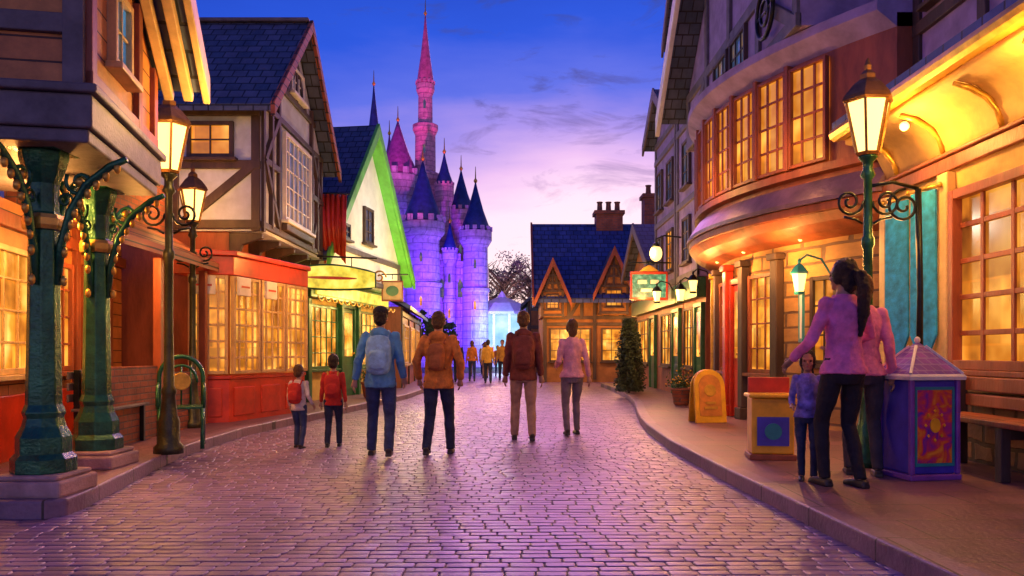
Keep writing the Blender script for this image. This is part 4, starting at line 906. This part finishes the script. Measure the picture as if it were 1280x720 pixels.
# ------------------------------------------------------------ people
ftex=bpy.data.textures.new('folds','CLOUDS'); ftex.noise_scale=.08; ftex.noise_depth=3
htex=bpy.data.textures.new('hairfolds','CLOUDS'); htex.noise_scale=.03
def bake(mb,name,mats,vox,disp=0,tex=None,smooth=3,mid=.5):
    me=mb.mesh(name,[mm(m) for m in mats]); o=bpy.data.objects.new('tmp',me); COL.objects.link(o)
    r=o.modifiers.new('r','REMESH'); r.mode='VOXEL'; r.voxel_size=vox; r.use_smooth_shade=True
    sm=o.modifiers.new('s','SMOOTH'); sm.iterations=smooth; sm.factor=.5
    if disp:
        d=o.modifiers.new('d','DISPLACE'); d.texture=tex or ftex; d.strength=disp; d.mid_level=mid
    dg=bpy.context.evaluated_depsgraph_get(); ev=o.evaluated_get(dg); m2=bpy.data.meshes.new_from_object(ev)
    m2.name=name; m2.materials.clear()
    for m in mats: m2.materials.append(mm(m))
    bpy.data.objects.remove(o); bpy.data.meshes.remove(me)
    m2.polygons.foreach_set('use_smooth',[True]*len(m2.polygons)); m2.polygons.foreach_set('material_index',[0]*len(m2.polygons))
    return m2
def ik(a,b,l1,l2,pole):
    d=b-a;L=d.length
    if L>l1+l2-.004: b=a+d*((l1+l2-.004)/L); d=b-a;L=d.length
    x=(l1*l1-l2*l2+L*L)/(2*L); h=math.sqrt(max(0,l1*l1-x*x)); n=d/L; p=Vector(pole); p=(p-n*p.dot(n)).normalized()
    return a+n*x+p*h,b
def hand(mb,wr,el,fwd,side):
    d=(wr-el).normalized(); f=Vector(fwd); f=(f-d*f.dot(d)).normalized(); nrm=d.cross(f)*side
    mb.tube([wr-d*.02,wr+d*.02,wr+d*.06,wr+d*.088],[(.024,.018),(.030,.016),(.038,.014),(.036,.012)],8)
    for k,(o,L) in enumerate(((.028,.070),(.0095,.078),(-.0095,.073),(-.028,.056))):
        b=wr+d*.078+f*o; m1=b+d*L*.5+nrm*.006; e=m1+d*L*.42+nrm*L*.28
        mb.tube([b,m1,e],[.0085,.008,.0062],6)
    b=wr+d*.025+f*.028; mb.tube([b,b+d*.03+f*.022,b+d*.058+f*.026+nrm*.01],[.012,.0095,.007],6)
def build_person(label,loc,rz,h=1.7,top='cloth_blue',bot='denim',hair='hairdark',skin='skin',lf=(-.10,.18,.08),rf=(.10,-.20,.10),lh=(-.245,.06,.86),rh=(.245,-.04,.86),
        lean=0,child=False,female=False,backpack=None,ponytail=False,longhair=False,cap=None,hood=False,vox=.011,headturn=0,fine=True,group=None,straps=None,pl=None,pr_=None,bps=1.0):
    s=h/1.75; p=thing('person',label,'person',loc,rz,group)
    V=Vector
    wk=.88 if female else 1.0
    def up(v): v=V(v); return V((v.x,v.y+max(0,v.z-.92)*lean,v.z))
    hips=[V((-.09,0,.90)),V((.09,0,.90))]; feet=[V(lf),V(rf)]; sh=[up((-.172*wk,0,1.41)),up((.172*wk,0,1.41))]; ha=[V(lh),V(rh)]
    knees=[];elb=[]
    for i in(0,1):
        k,f=ik(hips[i],feet[i],.43,.42,(0,1,0)); knees.append(k); feet[i]=f
        po=(pl,pr_)[i] or ((-1 if i==0 else 1)*.12,-1,-.1)
        e,hh=ik(sh[i],ha[i],.29,.26,po); elb.append(e); ha[i]=hh
    tors=[(.84,.12,.09),(.92,.155 if not female else .160,.105),(1.02,.138*wk,.10),(1.12,.128*wk,.095),(1.24,.150*wk,.112),(1.35,.168*wk,.108),(1.42,.135*wk,.085),(1.47,.07,.062),(1.51,.052,.056),(1.57,.050,.054)]
    hk=1.28 if child else 1.03
    hc=up((0,.015,1.635+(.02 if child else 0))); 
    def loft(mb,secs,ex=0):
        mb.tube([up((0,0,z)) for z,_,_ in secs],[(a+ex,b+ex) for _,a,b in secs],20)
    sc=Matrix.Scale(s,4)
    def done(name,mb,mats,vox_,disp=0,tex=None,par=p,extra=None,smooth=3,mid=.5):
        me=bake(mb,name,mats,vox_,disp,tex,smooth,mid)
        if extra is not None:
            bm=bmesh.new(); bm.from_mesh(me); e=extra.mesh('x',[]); bm.from_mesh(e); bm.to_mesh(me); bm.free(); bpy.data.meshes.remove(e)
            me.polygons.foreach_set('material_index',[0]*len(me.polygons)); me.polygons.foreach_set('use_smooth',[True]*len(me.polygons))
        me.transform(sc); o=bpy.data.objects.new(name,me); COL.objects.link(o); o.parent=par; return o
    b=MB(); loft(b,tors)
    for i in(0,1):
        b.tube([hips[i]+V((0,0,.02)),hips[i].lerp(knees[i],.5),knees[i],knees[i].lerp(feet[i],.3),feet[i]],[.070,.064,.046,.046,.032],10)
        b.tube([sh[i],sh[i].lerp(elb[i],.5),elb[i],elb[i].lerp(ha[i],.35),ha[i]],[.044,.038,.032,.032,.024],10)
        b.ell(sh[i],.050,.050,.050,10); b.tube([feet[i],feet[i]+V((0,.05,-.045)),feet[i]+V((0,.13,-.055))],[.032,.032,.022],8)
    tr=Matrix.Rotation(R(headturn),4,'Z')
    def hp(x,y,z): return hc+(tr@V((x*hk,y*hk,z*hk)))
    def hell(m_,c,rx,ry,rz_,n=12): 
        q=MB().ell((0,0,0),rx*hk,ry*hk,rz_*hk,n); cc=hp(*c); m_.add([tr@V(v)+cc for v in q.v],q.f)
    hell(b,(0,-.005,.02),.073,.092,.095,16); hell(b,(0,.02,-.045),.055,.068,.065,14); hell(b,(0,.072,-.085),.025,.02,.02,8)
    hell(b,(0,.094,-.018),.012,.02,.022,8); hell(b,(0,.078,.02),.05,.018,.012,10)
    for q in(-1,1): hell(b,(q*.075,-.005,-.01),.012,.022,.032,8); hell(b,(q*.04,.06,-.03),.022,.022,.018,8)
    hm=MB()
    if fine:
        for i in(0,1): hand(hm,ha[i],elb[i],(0,1,0),1 if i==0 else -1)
    else:
        for i in(0,1):
            d=(ha[i]-elb[i]).normalized(); b.tube([ha[i],ha[i]+d*.09,ha[i]+d*.16],[.03,.034,.02],6)
    done('body',b,[skin],vox,extra=hm if fine else None)
    def small(name,e,m):
        e2=MB(); e2.v=[V(v)*s for v in e.v]; e2.f=e.f; e2.m=e.m; part(p,name,e2,m,True)
    if fine:
        e=MB()
        for q in(-1,1): hell(e,(q*.031,.078,.004),.013,.010,.008,8)
        small('eyes',e,'eye'); e=MB(); hell(e,(0,.086,-.055),.024,.008,.008,8); small('mouth',e,'lips')
    b=MB(); lo=.82 if not female else .88
    secs=[(lo,.160,.118),(.92,.158,.112),(1.02,.143*wk,.104),(1.12,.138*wk,.102),(1.24,.156*wk,.116),(1.35,.170*wk,.110),(1.42,.142*wk,.088),(1.465,.085,.073),(1.485,.066,.066)]
    if female: secs[0]=(lo,.176,.128); secs[1]=(.92,.172,.122); secs[3]=(1.12,.122,.095); secs[4]=(1.24,.145*wk,.124)
    loft(b,secs,.014 if not hood else .022)
    a_=.006 if hood else 0
    for i in(0,1):
        b.ell(sh[i],.058+a_,.060+a_,.060+a_,12)
        b.tube([sh[i],sh[i].lerp(elb[i],.5),elb[i],elb[i].lerp(ha[i],.4),elb[i].lerp(ha[i],.94)],[.056+a_,.050+a_,.044+a_,.043+a_,.034+a_],12)
    if hood: b.ell(up((0,-.085,1.45)),.11,.06,.07,12)
    done('jacket' if hood else 'shirt',b,[top],vox,.032 if hood else .026,mid=.42)
    b=MB(); loft(b,[(.80,.12,.10),(.86,.162,.114),(.93,.166,.114),(1.0,.148,.106)],.004)
    for i in(0,1):
        tp=feet[i]+V((0,0,-.02)); r0=.0 if not female else -.008
        b.tube([hips[i]+V((0,0,.02)),hips[i].lerp(knees[i],.5),knees[i],knees[i].lerp(feet[i],.35),tp],[.094+r0,.084+r0,.064+r0,.062+r0,.052+r0],12)
    done('trousers',b,[bot],vox,.018,mid=.35)
    for i in(0,1):
        f=feet[i]; z0=f.z-.08; b=MB(); pitch=.05 if f.y<-.05 else 0
        b.tube([f+V((0,-.055,-.02+pitch*.6)),f+V((0,-.045,-.05+pitch*.6)),f+V((0,.03,-.045)),f+V((0,.11,-.052)),f+V((0,.175,-.06))],[(.03,.028),(.038,.032),(.042,.036),(.045,.03),(.03,.02)],10)
        b.box(f.x-.038,f.x+.038,f.y-.07,f.y+.17,z0,z0+.025)
        done('shoe',b,['shoe'],.010)
    b=MB(); hell(b,(0,-.022,.038),.084,.096,.098,16); hell(b,(0,-.055,-.02),.074,.058,.075,14)
    if female or longhair: hell(b,(0,-.055,-.055),.072,.06,.09,12); [hell(b,(q*.062,.005,.0),.028,.05,.07,10) for q in(-1,1)]
    if ponytail:
        a=hp(0,-.10,.02); b.tube([a,a+V((0,-.06,-.02)),a+V((.01,-.085,-.14)),a+V((.015,-.075,-.32)),a+V((.0,-.05,-.50))],[.03,.045,.050,.044,.014],10)
    if longhair:
        b.tube([hp(0,-.05,0),hp(0,-.085,-.12),hp(0,-.11,-.26)],[(.07,.05),(.085,.045),(.06,.03)],12)
    done('hair',b,[hair],max(.009,vox*.8),.020,htex,smooth=2)
    if cap:
        b=MB(); hell(b,(0,-.01,.065),.092,.106,.078,16); hell(b,(0,.11,.045),.06,.06,.012,12); done('cap',b,[cap],.009)
    if backpack:
        b=MB(); b.ell(up((0,-.20,1.20)),.15*bps,.09,.23*bps,16,pw=.6); b.ell(up((0,-.285,1.14)),.11*bps,.035,.11*bps,12,pw=.6)
        bp=done('backpack',b,[backpack],.011,.015)
        b=MB()
        for q in(-1,1): b.tube([up((q*.09,-.13,1.36)),up((q*.10,-.05,1.48)),up((q*.11,.10,1.42)),up((q*.12,.13,1.28)),up((q*.12,.02,1.08)),up((q*.1,-.14,1.06))],.018,8)
        done('strap',b,[straps or backpack],.009,par=bp)
    return p
build_person('man in blue jacket and jeans with pale blue backpack, walking',(-1.47,8.95,0),2,1.66,'cloth_blue','denim','hairdark',cap='cloth_black',backpack='cloth_lightblue',lf=(-.13,.16,.08),rf=(.12,-.20,.11),lh=(-.29,-.06,.90),rh=(.26,.12,.92),hood=True,vox=.010)
build_person('person in orange jacket and dark jeans with small rust backpack, walking',(-.835,9.1,0),-3,1.62,'cloth_orange','denimdark','hairbrown',lf=(-.13,-.14,.10),rf=(.13,.14,.08),lh=(-.26,.12,.92),rh=(.26,.06,.92),pl=(-.6,-1,0),pr_=(.6,-1,0),hood=True,vox=.010,backpack='cloth_rust',bps=.72)
build_person('man in maroon jacket and tan trousers, walking',(.15,10.6,0),0,1.70,'cloth_maroon','cloth_tan','hairbrown',skin='skin2',lf=(-.12,.12,.08),rf=(.12,-.12,.09),hood=True,vox=.011,backpack='cloth_maroon')
build_person('woman in pale pink top and grey trousers, walking',(.85,11.3,0),8,1.62,'cloth_pale','cloth_grey','hairbrown',female=True,lf=(-.10,-.12,.09),rf=(.10,.12,.08),lh=(-.2,.22,1.05),rh=(.26,0,.88),vox=.011)
build_person('small child in white and red top, walking',(-2.60,9.75,0),-10,.98,'cloth_white','denim','hairbrown',child=True,skin='skin',lf=(-.1,.1,.08),rf=(.1,-.1,.08),lh=(-.24,.1,.9),rh=(.3,.05,.95),backpack='cloth_red',vox=.014)
build_person('child in dark top with red backpack, walking',(-2.2,9.85,0),5,1.10,'cloth_red','denimdark','hairdark',child=True,lf=(-.1,-.12,.09),rf=(.1,.12,.08),backpack='cloth_red',straps='cloth_yellow',vox=.014)
build_person('woman in pink top, black trousers, ponytail, standing',(2.58,6.22,.12),14,1.76,'cloth_pink','cloth_black','hairdark',female=True,ponytail=True,skin='skin2',lf=(-.10,.10,.08),rf=(.12,-.04,.08),lh=(-.30,.24,.98),rh=(.16,.28,1.10),pr_=(1,-.6,-.3),headturn=25,vox=.009)
build_person('woman in rose top and dark trousers standing behind another',(2.98,6.8,.12),-15,1.70,'cloth_rose','cloth_charcoal','hairbrown',female=True,lf=(-.10,.06,.08),rf=(.12,-.02,.08),lh=(-.2,.25,1.1),rh=(.24,.0,.88),vox=.010)
build_person('little girl in blue-purple patterned top and dark trousers, standing',(2.42,6.55,.12),160,1.03,'cloth_lilac','denimdark','hairdark',child=True,female=True,longhair=True,lf=(-.08,.03,.08),rf=(.08,-.02,.08),lh=(-.24,.12,.92),rh=(.2,.16,1.05),vox=.011,skin='skin2')
specs=[('cloth_yellow','denimdark','hairdark',False,'person in yellow jacket walking down the street'),('cloth_orange','denim','hairbrown',True,'person in orange top walking down the street'),('cloth_black','denimdark','hairdark',False,'person in dark coat walking down the street'),('cloth_white','cloth_tan','hairbrown',True,'person in pale top walking down the street')]
spots=[(-.9,30,0),(-1.6,32,1),(-2.1,31,2),(-1.2,36,3),(-.4,33,0),(-.7,39,1),(.2,37,2),(.7,35,1),(-1.5,42,0),(-.2,43,1),(-2.4,35,0),(-1.9,39,3),(.5,42,0)]
first={}
for i,(x,y,k) in enumerate(spots):
    if k not in first:
        t,b_,hr,f,lab=specs[k]; first[k]=build_person(lab,(x,y,0),0,1.62,t,b_,hr,female=f,vox=.02,fine=False,group='people strolling far down the street',lf=(-.11,.14,.08),rf=(.11,-.15,.09))
    else:
        src=first[k]; n=src.copy(); COL.objects.link(n); n.location=(x,y,0); n.rotation_euler=(0,0,R(random.choice([0,180,15,170])))
        sc_=random.uniform(.9,1.05); n.scale=(sc_,)*3
        for c in list(src.children):
            q=c.copy(); COL.objects.link(q); q.parent=n
            for d in c.children:
                q2=d.copy(); COL.objects.link(q2); q2.parent=q
light('POINT',(-.8,34,3.2),260,WARM2,.4)  # added fill for the warm glow at the street's far end

# ------------------------------------------------------------ camera
cd=bpy.data.cameras.new('camera'); cd.sensor_width=36; cd.lens=28.125; cd.shift_y=.0625; cd.clip_end=2000; cd.clip_start=.05
co=bpy.data.objects.new('camera',cd); co.location=(0,0,1.17); co.rotation_euler=(R(90),0,0); COL.objects.link(co); S.camera=co
